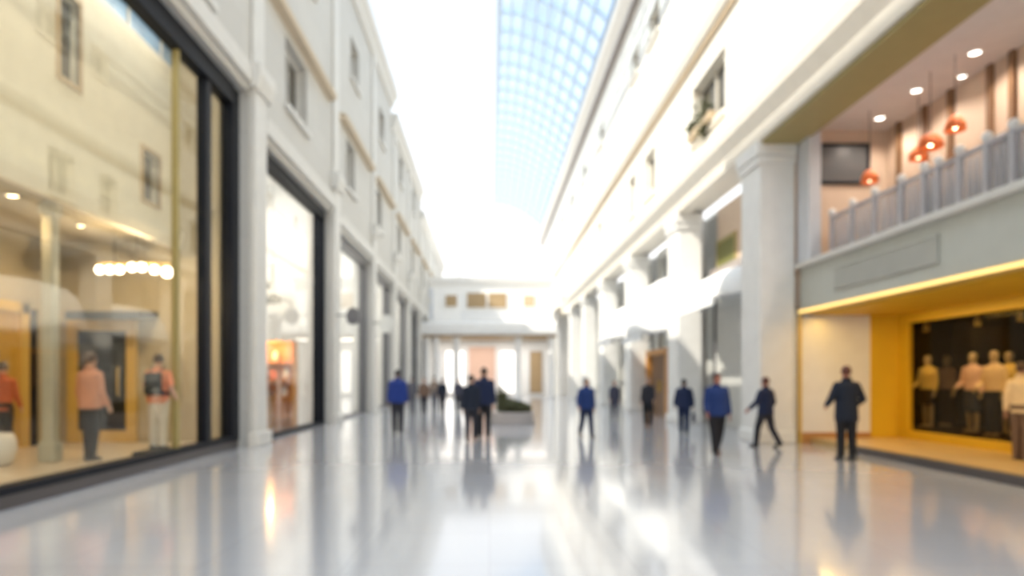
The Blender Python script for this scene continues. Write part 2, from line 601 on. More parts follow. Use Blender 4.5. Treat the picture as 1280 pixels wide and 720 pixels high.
    if bag == 'backpack':
        bp = MB().box(-.15, .15, -.29, -.145, 1.00 + up.z, 1.40 + up.z, .05).build('backpack', 'navy_deep', root, smooth=True)
        MB().box(-.11, .11, -.335, -.285, 1.03 + up.z, 1.2 + up.z, .02).build('pocket', 'black_cloth', bp, smooth=True)
        for sx in (-1, 1):
            b = MB()
            b.tube([up + Vector((sx * .09, -.15, 1.40)), up + Vector((sx * .10, -.05, 1.50)), up + Vector((sx * .10, .10, 1.42)), up + Vector((sx * .11, .145, 1.25)), up + Vector((sx * .13, .02, 1.08)), up + Vector((sx * .12, -.15, 1.05))],
                   [.022] * 6, 8, .35, Vector((0, 1, 0)))
            b.build('strap', 'navy_deep', bp, smooth=True)
        MB().box(-.19, .19, -.155, .14, .985 + up.z, 1.06 + up.z, .04).build('waist_bag', 'black_cloth', root, smooth=True)
    if bag == 'tote':
        sh, el, wr, d1, d2 = A[1]
        c = wr + d2 * .09
        bg = MB().box(c.x - .05, c.x + .05, c.y - .15, c.y + .15, c.z - .40, c.z - .10, .02).build('bag', 'slate', root, smooth=True)
        MB().tube([(c.x, c.y - .09, c.z - .11), (c.x, c.y - .05, c.z), (c.x, c.y + .05, c.z), (c.x, c.y + .09, c.z - .11)], [.008] * 4, 8).build('bag_handle', 'slate', bg, smooth=True)
    return root


BACK, FRONT = 0.0, PI     # walking away from the camera / towards it
stand = ((0.03, 0.02), (-0.03, 0.04))
walkA = ((0.32, 0.12), (-0.22, 0.30))
walkB = ((-0.22, 0.32), (0.32, 0.10))
small = ((0.12, 0.05), (-0.10, 0.12))
sw = ((0.14, -0.25, 0.25), (0.14, 0.25, 0.30))


def fl(px, y, z=0.0):
    return Vector(((px - VX) / F * y, y, z))


person(fl(497, 20.6), BACK, 1.82, 'person in bright blue jacket walking alone past the pale shopfronts, hands at sides', hair='hair_black', skin='skin_brown',
       top='blue_bright', low='charcoal', legs=small, arms=((.16, -.05, .15), (.16, .08, .2)), bulk=1.2)
person(fl(605, 18.9), BACK, 1.88, 'tall person in navy jacket, taller of the pair mid-hall before the planter', hair='hair_brown', skin='skin_tan',
       top='navy', low='black_cloth', legs=walkA, arms=((.14, .1, .3), (.18, -.1, .2)), bulk=1.2)
person(fl(589, 18.0), BACK, 1.68, 'person in dark top and brown shoes beside a taller companion in navy', hair='hair_brown', skin='skin_light',
       top='navy_deep', low='charcoal', shoe='shoe_brown', legs=walkB, arms=((.10, -.1, .2), (.08, .1, .2)), bulk=1.05)
person(fl(733, 19.4), FRONT + .2, 1.60, 'person in vivid blue jacket and navy trousers walking on open floor right of planter', hair='hair_grey', skin='skin_tan',
       top='blue_royal', low='navy', legs=walkA, arms=((.2, -.2, .3), (.3, .1, .5)), bulk=1.15)
person(fl(768, 28.0), FRONT, 1.50, 'small person in slate grey top far along the row of white pillars', hair='hair_brown', skin='skin_light',
       top='slate', low='slate', legs=small, arms=sw, vox=.011)
person(fl(810, 23.6), FRONT - .3, 1.60, 'person in black jacket and trousers beside the brown shop door', hair='hair_grey', skin='skin_light',
       top='charcoal', low='black_cloth', legs=small, arms=((.12, .3, .5), (.12, .1, .3)), vox=.009)
person(fl(855, 20.6), BACK - .3, 1.58, 'person in navy jacket carrying a slate bag, near a white pillar', hair='hair_black', skin='skin_tan',
       top='navy', low='navy', legs=walkA, arms=((.28, .1, .4), (.26, .05, .15)), bulk=1.28, bag='tote')
person(fl(896, 14.9), FRONT, 1.70, 'person with reddish face in blue jacket and black trousers walking towards us', hair='hair_black', skin='skin_red',
       top='blue_royal', low='black_cloth', legs=walkB, arms=((.24, -.15, .35), (.22, .2, .4)), bulk=1.26)
person(fl(957, 16.4), BACK + .5, 1.62, 'person in navy jacket striding by the large square pillar, elbows out', hair='hair_auburn', skin='skin_red',
       top='navy', low='charcoal', legs=((.38, .25), (-.25, .35)), arms=((.55, .0, .8), (.5, .1, .7)), bulk=1.2)
person(fl(1058, 13.8), BACK, 1.80, 'person in long dark navy coat standing still before the yellow shop recess', hair='hair_auburn', skin='skin_red',
       top='navy_deep', low='black_cloth', legs=stand, arms=((.42, .05, 1.05), (.48, .0, 1.1)), hem=.72, bulk=1.18)
person(Vector(((113 - VX) / F * 12.3, 12.3, .16)), BACK - .3, 1.84, 'person in salmon pink shirt and dark trousers outside the brass-framed shop door', hair='hair_brown', skin='skin_light',
       top='pink_cloth', low='black_cloth', legs=((.1, .05), (-.05, .08)), arms=((.15, .0, .3), (.12, .1, .4)), bulk=1.1)
person(Vector(((198 - VX) / F * 13.2, 13.2, .27)), BACK, 1.74, 'person in coral top and pale trousers wearing a dark backpack', hair='hair_brown', skin='skin_light',
       top='coral', low='offwhite', shoe='shoe_black', legs=((.03, .02), (-.02, .03)), arms=((.22, .05, .5), (.22, .1, .6)), sleeve=.5, bulk=1.05, bag='backpack')
person(Vector(((3 - VX) / F * 13.0, 13.0, .16)), BACK + .2, 1.70, 'person in red shirt and black trousers, half cut off by the picture edge', hair='hair_brown', skin='skin_light',
       top='red_cloth', low='black_cloth', legs=stand, arms=sw)
person(Vector(((1277 - VX) / F * 12.6, 12.6, .14)), BACK - 1.2, 1.70, 'person in cream top before the dark clothes display, cut off by the picture edge', hair='hair_brown', skin='skin_tan',
       top='cream_cloth', low='brown_cloth', shoe='shoe_brown', legs=stand, arms=sw)
for px, y, hh, t, l, lb, r in ((515, 33.5, 1.66, 'grey_cloth', 'grey_cloth', 'distant person in dull grey clothes just beyond the lone blue jacket', BACK),
                               (530, 32.0, 1.60, 'brown_cloth', 'charcoal', 'distant person in brown top and dark trousers, shortest of the small crowd', FRONT),
                               (543, 36.0, 1.70, 'taupe', 'grey_cloth', 'distant person in taupe top, in the middle of the small far crowd', BACK),
                               (553, 33.5, 1.58, 'navy_deep', 'charcoal', 'distant person in dark navy top among the small far crowd', BACK),
                               (573, 34.0, 1.58, 'slate', 'charcoal', 'distant person in slate top nearest to the couple mid-hall', FRONT)):
    person(fl(px, y), r, hh, lb, skin='skin_light', top=t, low=l, legs=small, arms=sw, vox=.012, group='small crowd far down the hall')

# ------------------------------------------------------------------ setting: floor
WLX, WRX = -5.5, 7.0         # facade planes
GLX, GRX = -5.85, 7.65       # shop glass / kerb lines
YE_L, YE_R = 84.0, 96.0
struct('floor', MB().box(-14, 14, -10, 110, -0.3, 0.0), 'floor_tile', 'polished pale grey tiled floor of the shopping hall', 'floor')
struct('floor_shop_left', MB().box(-10, GLX - .02, 1.0, 16.0, 0, .16), 'platform_stone', 'raised beige stone floor behind the large black-framed glass', 'floor')
struct('floor_shop_right', MB().box(GRX + .13, 10.4, 1.0, 17.5, 0, .14), 'gold_lit_stone', 'raised stone floor in the yellow recess with golden light in its colour', 'floor')
struct(nm('trim'), MB().box(GLX - .02, GLX + .12, 1.0, 16.4, 0, .17, .01), 'kerb_dark', 'dark stone kerb under the large black-framed glass', 'kerb')
struct(nm('trim'), MB().box(GRX - .02, GRX + .13, 1.0, 15.2, 0, .15, .01), 'kerb_dark', 'dark stone kerb in front of the yellow recess', 'kerb')


# ------------------------------------------------------------------ walls with openings
def wall_x(name, x0, x1, ys, zs, holes, m, label):
    """wall slab between x0 and x1 over ys, zs with rectangular holes (y0, y1, z0, z1)"""
    yy = sorted({ys[0], ys[1], *[max(ys[0], min(ys[1], h[i])) for h in holes for i in (0, 1)]})
    zz = sorted({zs[0], zs[1], *[max(zs[0], min(zs[1], h[i])) for h in holes for i in (2, 3)]})
    solid = {}
    for i in range(len(yy) - 1):
        for j in range(len(zz) - 1):
            cy, cz = (yy[i] + yy[i + 1]) / 2, (zz[j] + zz[j + 1]) / 2
            solid[i, j] = not any(h[0] < cy < h[1] and h[2] < cz < h[3] for h in holes)
    b = MB()
    V = {}

    def v(s, i, j):
        if (s, i, j) not in V:
            V[s, i, j] = b.bm.verts.new((x1 if s else x0, yy[i], zz[j]))
        return V[s, i, j]
    for (i, j), ok in solid.items():
        if not ok:
            continue
        for s in (0, 1):
            b.bm.faces.new((v(s, i, j), v(s, i + 1, j), v(s, i + 1, j + 1), v(s, i, j + 1)))
        for di, dj, e in ((-1, 0, ((i, j), (i, j + 1))), (1, 0, ((i + 1, j), (i + 1, j + 1))), (0, -1, ((i, j), (i + 1, j))), (0, 1, ((i, j + 1), (i + 1, j + 1)))):
            if not solid.get((i + di, j + dj), False):
                (a, c), (d, f) = e
                b.bm.faces.new((v(0, a, c), v(0, d, f), v(1, d, f), v(1, a, c)))
    return struct(name, b, m, label, 'wall')


# left facade: bays between pilasters
PIL_L = [(16.45, 17.4), (25.0, 26.0), (33.4, 34.3), (40.7, 41.7), (48.2, 49.2), (56.0, 57.0), (63.6, 64.6), (71.2, 72.2), (79, 80)]
BAY_L = [(1.0, 16.45, 8.1)] + [(PIL_L[i][1], PIL_L[i + 1][0], t) for i, t in enumerate((7.35, 7.0, 6.9, 6.8, 6.8, 6.8, 6.8, 6.8))]
WIN_L = [(12.2, 14.2), (19.4, 21.7), (27.6, 29.4), (34.9, 36.7), (42.8, 44.6), (50.4, 52.2), (58, 59.8), (65.6, 67.4), (73.2, 75)]
holes = [(a, b, -.1, t) for a, b, t in BAY_L]
holes += [(a, b, 9.0, 10.85) for a, b in WIN_L]
holes += [(a + .9, b + .9, 13.6, 15.2) for a, b in WIN_L if a < 53]
SEG_L = [(-10.0, 14.0, 22.0, 'wall_left', 'grey-white stone facade block heightened to cut off sun, over the near part of the large black-framed shop glass'),  # extra height added out of view to keep the opposite balcony shaded
         (14.0, 40.2, 17.6, 'wall_left_middle', 'grey-white stone facade just beyond the heightened block, with the first white pilasters'),
         (40.2, 56.5, 16.4, 'wall_left_far', 'grey-white stone facade in the distance, one step lower'),
         (56.5, YE_L, 14.8, 'wall_left_end', 'lowest and farthest stretch of the grey-white stone facade')]


def top_l(y):
    return [q[2] for q in SEG_L if q[0] <= y <= q[1]][-1]


for y0, y1, zt, name, lb in SEG_L:
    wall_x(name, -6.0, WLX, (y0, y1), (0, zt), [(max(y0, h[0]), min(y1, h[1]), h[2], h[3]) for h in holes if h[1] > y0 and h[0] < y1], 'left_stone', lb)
    b = MB()
    b.prism([(-6.0, zt - .9), (-5.4, zt - .9), (-5.2, zt - .45), (-5.12, zt - .4), (-5.12, zt), (-6.0, zt)], 'y', y0, y1)
    struct(nm('trim'), b, 'trim_white', 'white cornice along the top of the ' + lb.split(',')[0], 'cornice')
for i, (a, b) in enumerate(PIL_L):
    top = top_l(a)
    q = MB()
    q.box(WLX, -5.36, a + .05, b - .05, 0, 8.35, .02)
    q.box(WLX, -5.28, a - .08, b + .08, 0, .32, .02)
    q.prism([(WLX, 8.2), (-5.3, 8.2), (-5.2, 8.5), (-5.2, 8.75), (WLX, 8.75)], 'y', a - .12, b + .12)
    q.box(WLX, -5.40, a + .1, b - .1, 8.75, top - .6, .02)
    struct(nm('trim'), q, 'trim_white', 'white stone pilaster, %s along the facade from the large black-framed glass' % ORD[i], 'pilaster')
for i, (a, b_, t) in enumerate(BAY_L):
    q = MB()
    q.prism([(WLX, 11.05), (-5.25, 11.1), (-5.22, 11.25), (WLX, 11.35)], 'y', (a if i else 6) + .35, b_ - .35)
    struct(nm('trim'), q, 'shadow_tan', 'hood ledge coloured as a brown shadow line over upper windows, %s along the grey-white facade' % ORD[i], 'ledge')
    q = MB()
    q.prism([(WLX, t + .18), (-5.38, t + .18), (-5.36, t + .55), (WLX, t + .6)], 'y', (a if i else 4), b_)
    struct(nm('trim'), q, 'trim_white', 'white lintel band over the shop glass, %s along the grey-white facade' % ORD[i], 'lintel')


def small_window(x, side, y0, y1, z0, z1, label):
    """recessed upper window: surround, sash bars, dark glass"""
    s = side
    w = thing(nm('window'), (x, (y0 + y1) / 2, z0), label, 'window', kind='structure')
    q = MB()
    f = .1
    for (a, b, c, d) in ((y0, y0 + f, z0, z1), (y1 - f, y1, z0, z1), (y0 + f, y1 - f, z0, z0 + f), (y0 + f, y1 - f, z1 - f, z1), ((y0 + y1) / 2 - .03, (y0 + y1) / 2 + .03, z0 + f, z1 - f)):
        q.box(min(x + s * .25, x + s * .33), max(x + s * .25, x + s * .33), a, b, c, d)
    q.build('window_frame', 'trim_white' if s < 0 else 'trim_warm', w)
    MB().box(min(x + s * .33, x + s * .36), max(x + s * .33, x + s * .36), y0, y1, z0, z1).build('pane', 'window_dark', w)
    MB().box(min(x, x - s * .12), max(x, x - s * .12), y0 - .12, y1 + .12, z0 - .18, z0 - .02, .02).build('window_sill', 'trim_white' if s < 0 else 'trim_warm', w)


for i, (a, b_) in enumerate(WIN_L):
    small_window(WLX, -1, a, b_, 9.0, 10.85, 'dark recessed middle-storey window, %s along the grey-white facade' % ORD[i])
    if a < 53:
        small_window(WLX, -1, a + .9, b_ + .9, 13.6, 15.2, 'dark recessed top-storey window, %s along the grey-white facade' % ORD[i])


def shop_window(y0, y1, zt, z0, label, mullions, transom=None, fm='metal_grey', fw=.12, gm='shop_glass'):
    w = thing(nm('window'), (GLX, (y0 + y1) / 2, z0), label, 'shop window', kind='structure')
    tf = fw * (1.7 if fw < .3 else 1.0)
    q = MB()
    q.box(GLX - .1, GLX + .13, y0, y0 + fw, z0, zt)
    q.box(GLX - .1, GLX + .13, y1 - fw, y1, z0, zt)
    q.box(GLX - .1, GLX + .16, y0 + fw, y1 - fw, zt - tf, zt)
    q.box(GLX - .1, GLX + .13, y0 + fw, y1 - fw, z0, z0 + .1)
    q.build('window_frame', fm, w)
    for m_, wd in mullions:
        MB().box(GLX - .09, GLX + .1, m_ - wd / 2, m_ + wd / 2, z0 + .1, zt - tf).build('mullion', fm, w)
    if transom:
        MB().box(GLX - .05, GLX + .05, y0 + fw, y1 - fw, transom - .04, transom + .04).build('transom', fm, w)
    MB().box(GLX - .006, GLX + .006, y0 + fw, y1 - fw, z0 + .1, zt - tf).build('pane', gm, w)
    return w


w1 = shop_window(1.0, 16.45, 8.1, .17, 'huge black-framed shop window reflecting the opposite facade', [(14.75, .28), (6.0, .14)], None, 'metal_black', .42, 'bronze_glass')
MB().box(GLX - .05, GLX + .07, 13.37, 13.44, .27, 7.68).build('mullion', 'olive_soffit', w1)
for i, (a, b_, t) in enumerate(BAY_L[1:]):
    shop_window(a, b_, t, 0, 'tall grey-framed shop window, %s along after the huge black-framed one' % ORD[i], [(b_ - .75, .08)], None, 'metal_grey' if i else 'metal_black', .17)

# ------------------------------------------------------------------ shops behind the left facade
struct('wall_left_shop_back', MB().box(-10.2, -10.0, 1, YE_L, 0, 9.2), 'white_paint', 'pale back wall of the shops behind the grey-framed windows', 'wall')
struct('ceiling_shop_left', MB().box(-10.0, -6.0, 16.3, YE_L, 8.35, 8.5), 'white_paint', 'white ceiling of the shops behind the grey-white facade', 'ceiling')
struct('ceiling_shop_tall', MB().box(-10.0, -6.0, 1, 16.3, 9.0, 9.15), 'beige_wall', 'ceiling of the tall shop behind the large black-framed glass', 'ceiling')
for i, (a, b_) in enumerate(PIL_L[1:]):
    q = MB().box(-10.0, -6.0, (a + b_) / 2 - .1, (a + b_) / 2 + .1, 0, 8.35)
    struct('wall_left_partition.%03d' % (i + 1), q, 'white_paint', 'white partition between shops, %s along behind the grey-framed windows' % ORD[i], 'wall')
struct('wall_left_shop_end', MB().box(-10.0, -6.0, 15.98, 16.3, 0, 9.0), 'beige_wall', 'beige end wall of the amber-lit shop behind the brass door', 'wall')
struct('wall_left_shop_side', MB().box(-10.0, -9.6, 1, 15.98, .16, 9.0), 'beige_wall', 'beige side wall deep inside the amber-lit shop', 'wall')
struct('ceiling_mezzanine', MB().box(-9.6, -7.0, 4, 15.98, 4.55, 4.72), 'beige_wall', 'beige ceiling slab over the amber-lit shop', 'ceiling')
MZ = [(11.7, 12.25, 6.5, 7.9), (14.5, 15.2, 5.2, 6.2)]
wall_x('wall_left_reflection', -7.2, -7.0, (4, 15.98), (4.5, 8.35), MZ, 'reflected_cream', 'cream upper wall standing in for the facade reflected in the huge black-framed glass')  # added wall and slits carry the opposite facade's reflection as colour and shape
for i, (a, b_, c, d) in enumerate(MZ):
    w = thing(nm('window'), (-7.1, (a + b_) / 2, c), ('narrow dark slit for a reflected window, high in the cream upper wall', 'smaller dull slit for a reflected window, low in the cream upper wall')[i], 'window', kind='structure')
    MB().box(-7.16, -7.13, a, b_, c, d).build('pane', 'window_dark', w)
    q = MB()
    q.box(-7.04, -6.96, a - .08, a, c - .08, d + .08)
    q.box(-7.04, -6.96, b_, b_ + .08, c - .08, d + .08)
    q.box(-7.04, -6.96, a, b_, c - .08, c)
    q.box(-7.04, -6.96, a, b_, d, d + .08)
    q.build('window_frame', 'trim_tan', w)
w = thing(nm('window'), (-7.1, 10, 8.4), 'blue strip painted as reflected sky over the cream upper wall, just under the black frame', 'window', kind='structure')
MB().box(-7.12, -7.06, 4, 15.98, 8.42, 8.98).build('pane', 'sky_reflection_blue', w)  # mottled blue stands for sky and roof reflected in the shop glass
q = MB()
q.box(-7.16, -7.0, 4, 15.98, 8.35, 8.42)
for k in range(9):
    q.box(-7.05, -7.02, 4.2 + k * 1.4, 4.26 + k * 1.4, 8.42, 8.98)
q.build('window_frame', 'trim_white', w)
q = MB()
q.prism([(-7.0, 4.42), (-6.86, 4.42), (-6.8, 4.62), (-6.8, 4.8), (-7.0, 4.86)], 'y', 4, 15.98)
struct(nm('trim'), q, 'reflected_cream', 'cream ledge at the foot of the reflected-facade stand-in wall', 'ledge')
q = MB()
q.box(-7.48, -7.28, 12.0, 12.2, .16, 4.55, .03)
q.box(-7.52, -7.24, 11.96, 12.24, .16, .5, .03)
q.box(-7.52, -7.24, 11.96, 12.24, 4.3, 4.5, .03)
struct(nm('trim'), q, 'sage_pillar', 'pale green square pillar inside the amber-lit shop', 'pillar')
# brass door in the end wall, black canopy over it
d1 = thing(nm('door'), (-8.55, 15.9, .16), 'brass-framed glass shop door under a black canopy', 'door', kind='structure')
q = MB()
q.box(-9.3, -9.08, 15.82, 15.97, .16, 2.9, .01)
q.box(-8.0, -7.78, 15.82, 15.97, .16, 2.9, .01)
q.box(-9.08, -8.0, 15.82, 15.97, 2.62, 2.9, .01)
q.box(-9.08, -8.0, 15.82, 15.97, .16, .42, .01)
q.build('door_frame', 'brass', d1)
MB().box(-9.08, -8.0, 15.90, 15.93, .42, 2.62).build('pane', 'display_dark', d1)
MB().tube([(-8.15, 15.80, 1.2), (-8.15, 15.77, 1.3), (-8.15, 15.77, 1.7), (-8.15, 15.80, 1.8)], [.02] * 4, 8).build('handle', 'brass', d1, smooth=True)
q = MB()
q.prism([(15.10, 2.80), (15.10, 2.98), (15.97, 3.04), (15.97, 2.90)], 'x', -8.9, -7.35)
tag(q.build('canopy', 'metal_black'), 'thin black canopy over the brass-framed shop door', 'canopy')
d2 = thing(nm('door'), (-9.55, 13.6, .16), 'gold-framed double door deep in the amber-lit shop by the picture edge', 'door', kind='structure')
q = MB()
for a, b_ in ((12.3, 12.5), (13.4, 13.6), (14.55, 14.8)):
    q.box(-9.6, -9.45, a, b_, .16, 3.1)
q.box(-9.6, -9.45, 12.3, 14.8, 2.9, 3.1)
q.build('door_frame', 'brass', d2)
for a, b_ in ((12.5, 13.4), (13.6, 14.55)):
    lf = MB().box(-9.59, -9.53, a, b_, .16, 2.9).build('door_leaf', 'gold_wood', d2)
    MB().box(-9.53, -9.50, a + .1, a + .15, 1.0, 1.5).build('handle', 'brass', lf)
MB().box(-9.60, -9.48, 14.8, 15.1, .16, 3.0).build('side_panel', 'display_dark', d2)
# stand behind the backpack person
st = thing('display_stand', (-6.0, 13.4, .16), 'dark open-frame display stand on the shop floor around the pale trousers', 'stand')
X0, X1 = -6.42, -5.98 + .02
MB().box(X0 - .02, X1, 12.95, 13.65, .16, .235, .01).build('base', 'metal_black', st)
for x in (X0, X1 - .03):
    for y in (13.58,):
        MB().box(x, x + .03, y, y + .03, .235, 1.32).build('post', 'metal_black', st)
MB().box(X0, X1, 13.58, 13.61, 1.32, 1.36).build('rail', 'metal_black', st)
# chandelier
ch = thing('chandelier', (-7.1, 14.4, 4.55), 'bright linear chandelier of white globes hanging in the amber-lit shop', 'chandelier')
MB().tube([(-7.85, 14.4, 3.86), (-6.4, 14.4, 3.86)], [.02, .02], 8).build('bar', 'brass', ch, smooth=True)
for x in (-7.5, -7.05):
    MB().tube([(x, 14.4, 3.87), (x, 14.4, 4.55)], [.008, .008], 6).build('cable', 'metal_black', ch)
for i, x in enumerate((-7.8, -7.6, -7.4, -7.15, -6.95, -6.7, -6.45)):
    z = 3.74 + (.05 if i in (3, 4) else 0) - (.05 if i == 6 else 0)
    MB().ball((x, 14.4, z), .085 if i != 6 else .11, 14).build('globe', 'lamp_white', ch, smooth=True)


def downlight(x, y, z, label, m='lamp_warm', r=.09):
    t = thing('downlight', (x, y, z), label, 'ceiling light', None)
    MB().lathe([(r + .03, 0), (r + .04, -.015), (r + .005, -.03), (r + .005, 0)], (x, y, z), 20).build('rim', 'white_paint', t, smooth=True)
    MB().lathe([(r, -.004), (r, -.022), (r * .6, -.03)], (x, y, z), 20).build('lens', m, t)
    return t


downlight(-7.75, 11.7, 4.55, 'small warm downlight in the amber-lit shop nearer the picture edge', r=.08)
downlight(-7.95, 14.0, 4.55, 'small warm downlight in the amber-lit shop close to the pale green pillar', r=.06)
# white pot on the shop floor at the edge
pt = thing('plant_pot', (-7.92, 11.6, .16), 'white rounded pot on the shop floor, cut off by the picture edge', 'pot')
MB().lathe([(.14, 0), (.22, .06), (.27, .25), (.25, .42), (.20, .52), (.17, .52), (.20, .40)], (-7.92, 11.6, .16), 24).build('pot', 'white_paint', pt, smooth=True)
MB().lathe([(.18, .44), (.10, .46), (.02, .465)], (-7.92, 11.6, .16), 20).build('soil', 'soil', pt)


# things in the second left shop
def pendant(x, y, z, ztop, label, m='metal_black', r=.25, group=None):
    t = thing('pendant_lamp', (x, y, ztop), label, 'pendant lamp', group)
    MB().tube([(x, y, z + .2), (x, y, ztop)], [.008, .008], 6).build('cord', 'metal_black', t)
    MB().lathe([(.03, .22), (r * .55, .17), (r * .9, .06), (r, -.08), (r - .015, -.08), (r * .85, .05), (r * .5, .15), (.02, .2)], (x, y, z), 20).build('shade', m, t, smooth=True)
    MB().ball((x, y, z), .05, 10).build('bulb', 'lamp_warm', t, smooth=True)


pendant(-6.55, 20.7, 4.25, 8.35, 'black pendant lamp just behind the second pilaster\'s shop glass, nearest the pilaster')
pendant(-7.0, 23.3, 4.1, 8.35, 'black pendant lamp hanging over the orange shelving unit')
pendant(-7.4, 21.8, 3.35, 8.35, 'black pendant lamp, lowest of the three over the wooden counter')
ct = thing('shop_counter', (-6.5, 20.0, 0), 'brown wooden counter just inside the glass of the shop with orange shelving', 'counter')
MB().box(-6.85, -6.2, 19.5, 20.6, .08, 1.12, .02).build('body', 'warm_wood', ct)
MB().box(-6.9, -6.15, 19.45, 20.65, 1.12, 1.2, .015).build('counter_top', 'brown_wood', ct)
MB().box(-6.8, -6.25, 19.55, 20.55, 0, .08).build('plinth', 'brown_wood', ct)
sh = thing('shelving_unit', (-6.8, 22.9, 0), 'orange-lit tall shelving unit behind the brown wooden counter', 'shelving')
q = MB()
q.box(-7.5, -7.44, 22.6, 23.1, 0, 2.75)
q.box(-6.2, -6.14, 22.6, 23.1, 0, 2.75)
q.box(-7.44, -6.2, 22.6, 23.1, 2.69, 2.75)
q.build('frame', 'orange_wood', sh)
MB().box(-7.44, -6.2, 23.04, 23.1, 0, 2.69).build('back_panel', 'orange_wood', sh)
for z in (.35, .95, 1.5, 2.05):
    MB().box(-7.44, -6.2, 22.62, 23.04, z, z + .04).build('shelf', 'orange_wood', sh)
for i, (x, z, c) in enumerate(((-7.2, 1.54, 'white_paint'), (-6.85, 1.54, 'orange_shade'), (-6.45, 1.54, 'white_paint'), (-7.1, .99, 'warm_wood'), (-6.5, .99, 'white_paint'), (-6.8, 2.09, 'white_paint'))):
    v = MB().lathe([(.06, 0), (.1, .06), (.11, .2), (.05, .3), (.06, .36), (.04, .36)], (x, 22.84, z + .003), 16)
    lab = ['white vase on the middle shelf, farthest from the hall', 'orange vase on the middle shelf of the orange unit', 'white vase on the middle shelf, closest to the hall glass',
           'brown vase on the lower shelf of the orange unit', 'white vase on the lower shelf of the orange unit', 'white vase on the top shelf of the orange unit'][i]
    tag(v.build('vase', c, org=(x, 22.84, z), smooth=True), lab, 'vase', 'vases on the orange shelving')


def disc_sign(y, z, r, m, label):
    t = thing('wall_sign', (-5.36, y, z), label, 'sign')
    MB().box(-5.37, -5.0, y - .02, y + .02, z + .02, z + .06).build('bracket', 'metal_black', t)
    q = MB()
    q.ring_loft([[Vector((-4.78 + r * math.cos(2 * PI * k / 28) * .8, y + dy, z + r * math.sin(2 * PI * k / 28))) for k in range(28)] for dy in (-.05, .05)])
    q.build('sign_board', m, t)


disc_sign(25.2, 3.75, .3, 'metal_grey', 'dark oval sign projecting from the second pilaster, nearer of two')
disc_sign(33.2, 4.1, .42, 'shutter_grey', 'pale grey oval sign projecting from the third pilaster')

# ------------------------------------------------------------------ right facade
PIL_R = [(17.4, 18.7), (25.0, 26.4), (33.4, 34.8), (41.6, 43.0), (49.8, 51.2), (58.0, 59.4), (66.2, 67.6), (74.4, 75.8), (82.6, 84)]
H_R = 20.6
rw = [(21.4, 24.8), (30.5, 32.5), (34.6, 36.2), (45, 46.6), (53.2, 54.8), (61.4, 63), (69.6, 71.2), (77.8, 79.4)]
rholes = [(a, b, 9.6, 11.5) for a, b in rw] + [(a - .8, b - 1.2 if b - a > 3 else b - .8, 16.1, 17.4) for a, b in rw]
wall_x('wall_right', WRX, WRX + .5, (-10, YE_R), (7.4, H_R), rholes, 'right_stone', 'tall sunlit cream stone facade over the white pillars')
for i, (a, b_) in enumerate(rw):
    small_window(WRX, 1, a, b_, 9.6, 11.5, 'dark recessed middle-storey window, %s along the sunlit cream facade' % ORD[i])
    small_window(WRX, 1, a - .8, b_ - 1.2 if b_ - a > 3 else b_ - .8, 16.1, 17.4, 'dark recessed top-storey window, %s along the sunlit cream facade' % ORD[i])
# greenery in the widest window
pl = thing('window_plant', (6.85, 23.4, 9.62), 'olive green trailing plant on the sill of the widest sunlit window', 'plant')
MB().box(6.75, 6.99, 22.2, 24.6, 9.6, 9.85, .02).build('trough', 'trim_tan', pl)


def leaves(cs, n, size, seed):
    rr = random.Random(seed)
    q = MB()
    for _ in range(n):
        c, rad = rr.choice(cs)
        d = Vector((rr.gauss(0, 1), rr.gauss(0, 1), rr.gauss(0, 1))).normalized() * (rr.random() ** .4)
        p = Vector(c) + Vector((d.x * rad[0], d.y * rad[1], d.z * rad[2]))
        ax = Vector((rr.gauss(0, 1), rr.gauss(0, 1), rr.gauss(0, .6))).normalized()
        u = ax.orthogonal().normalized()
        s = size * rr.uniform(.6, 1.3)
        bv = ax.cross(u) * s * .12
        vs = [q.bm.verts.new(x) for x in (p, p + ax * s * .5 + u * s * .3 + bv, p + ax * s, p + ax * s * .5 - u * s * .3 + bv)]
        q.bm.faces.new(vs)
    return q


leaves([((6.85, 22.7, 10.0), (.16, .5, .35)), ((6.9, 23.6, 10.3), (.16, .5, .5)), ((6.85, 24.3, 10.0), (.16, .4, .3)), ((6.85, 23.0, 9.5), (.15, .4, .3))], 500, .16, 3).build('foliage', 'leaf', pl)
struct(nm('trim'), MB().prism([(WRX, 7.3), (6.5, 7.3), (6.45, 7.6), (6.25, 7.9), (6.2, 8.15), (WRX, 8.2)], 'y', -10, YE_R), 'trim_warm', 'deep cream cornice above the white pillars', 'cornice')
struct(nm('trim'), MB().prism([(WRX, 12.45), (6.82, 12.5), (6.72, 12.8), (WRX, 12.9)], 'y', -10, YE_R), 'trim_warm', 'cream string course between middle and top storeys', 'ledge')
struct(nm('trim'), MB().prism([(WRX, 12.28), (6.9, 12.28), (6.9, 12.45), (WRX, 12.45)], 'y', -10, YE_R), 'trim_tan', 'thin tan line under the cream string course', 'ledge')
struct(nm('trim'), MB().prism([(WRX, 8.9), (6.9, 8.9), (6.88, 9.2), (WRX, 9.25)], 'y', -10, YE_R), 'trim_warm', 'cream sill course under the middle-storey windows', 'ledge')
struct(nm('trim'), MB().prism([(WRX, 19.6), (6.8, 19.6), (6.45, 20.2), (6.4, 20.6), (WRX + .5, 20.6), (WRX + .5, 20.62)], 'y', -10, YE_R), 'trim_warm', 'cream roof cornice of the sunlit facade', 'cornice')
struct(nm('trim'), MB().box(6.72, WRX, -10, YE_R, 19.25, 19.5), 'mauve_beam', 'grey band painted as a shadow line under the cream roof cornice', 'ledge')  # dark strip drawn in for the shadow below the cornice
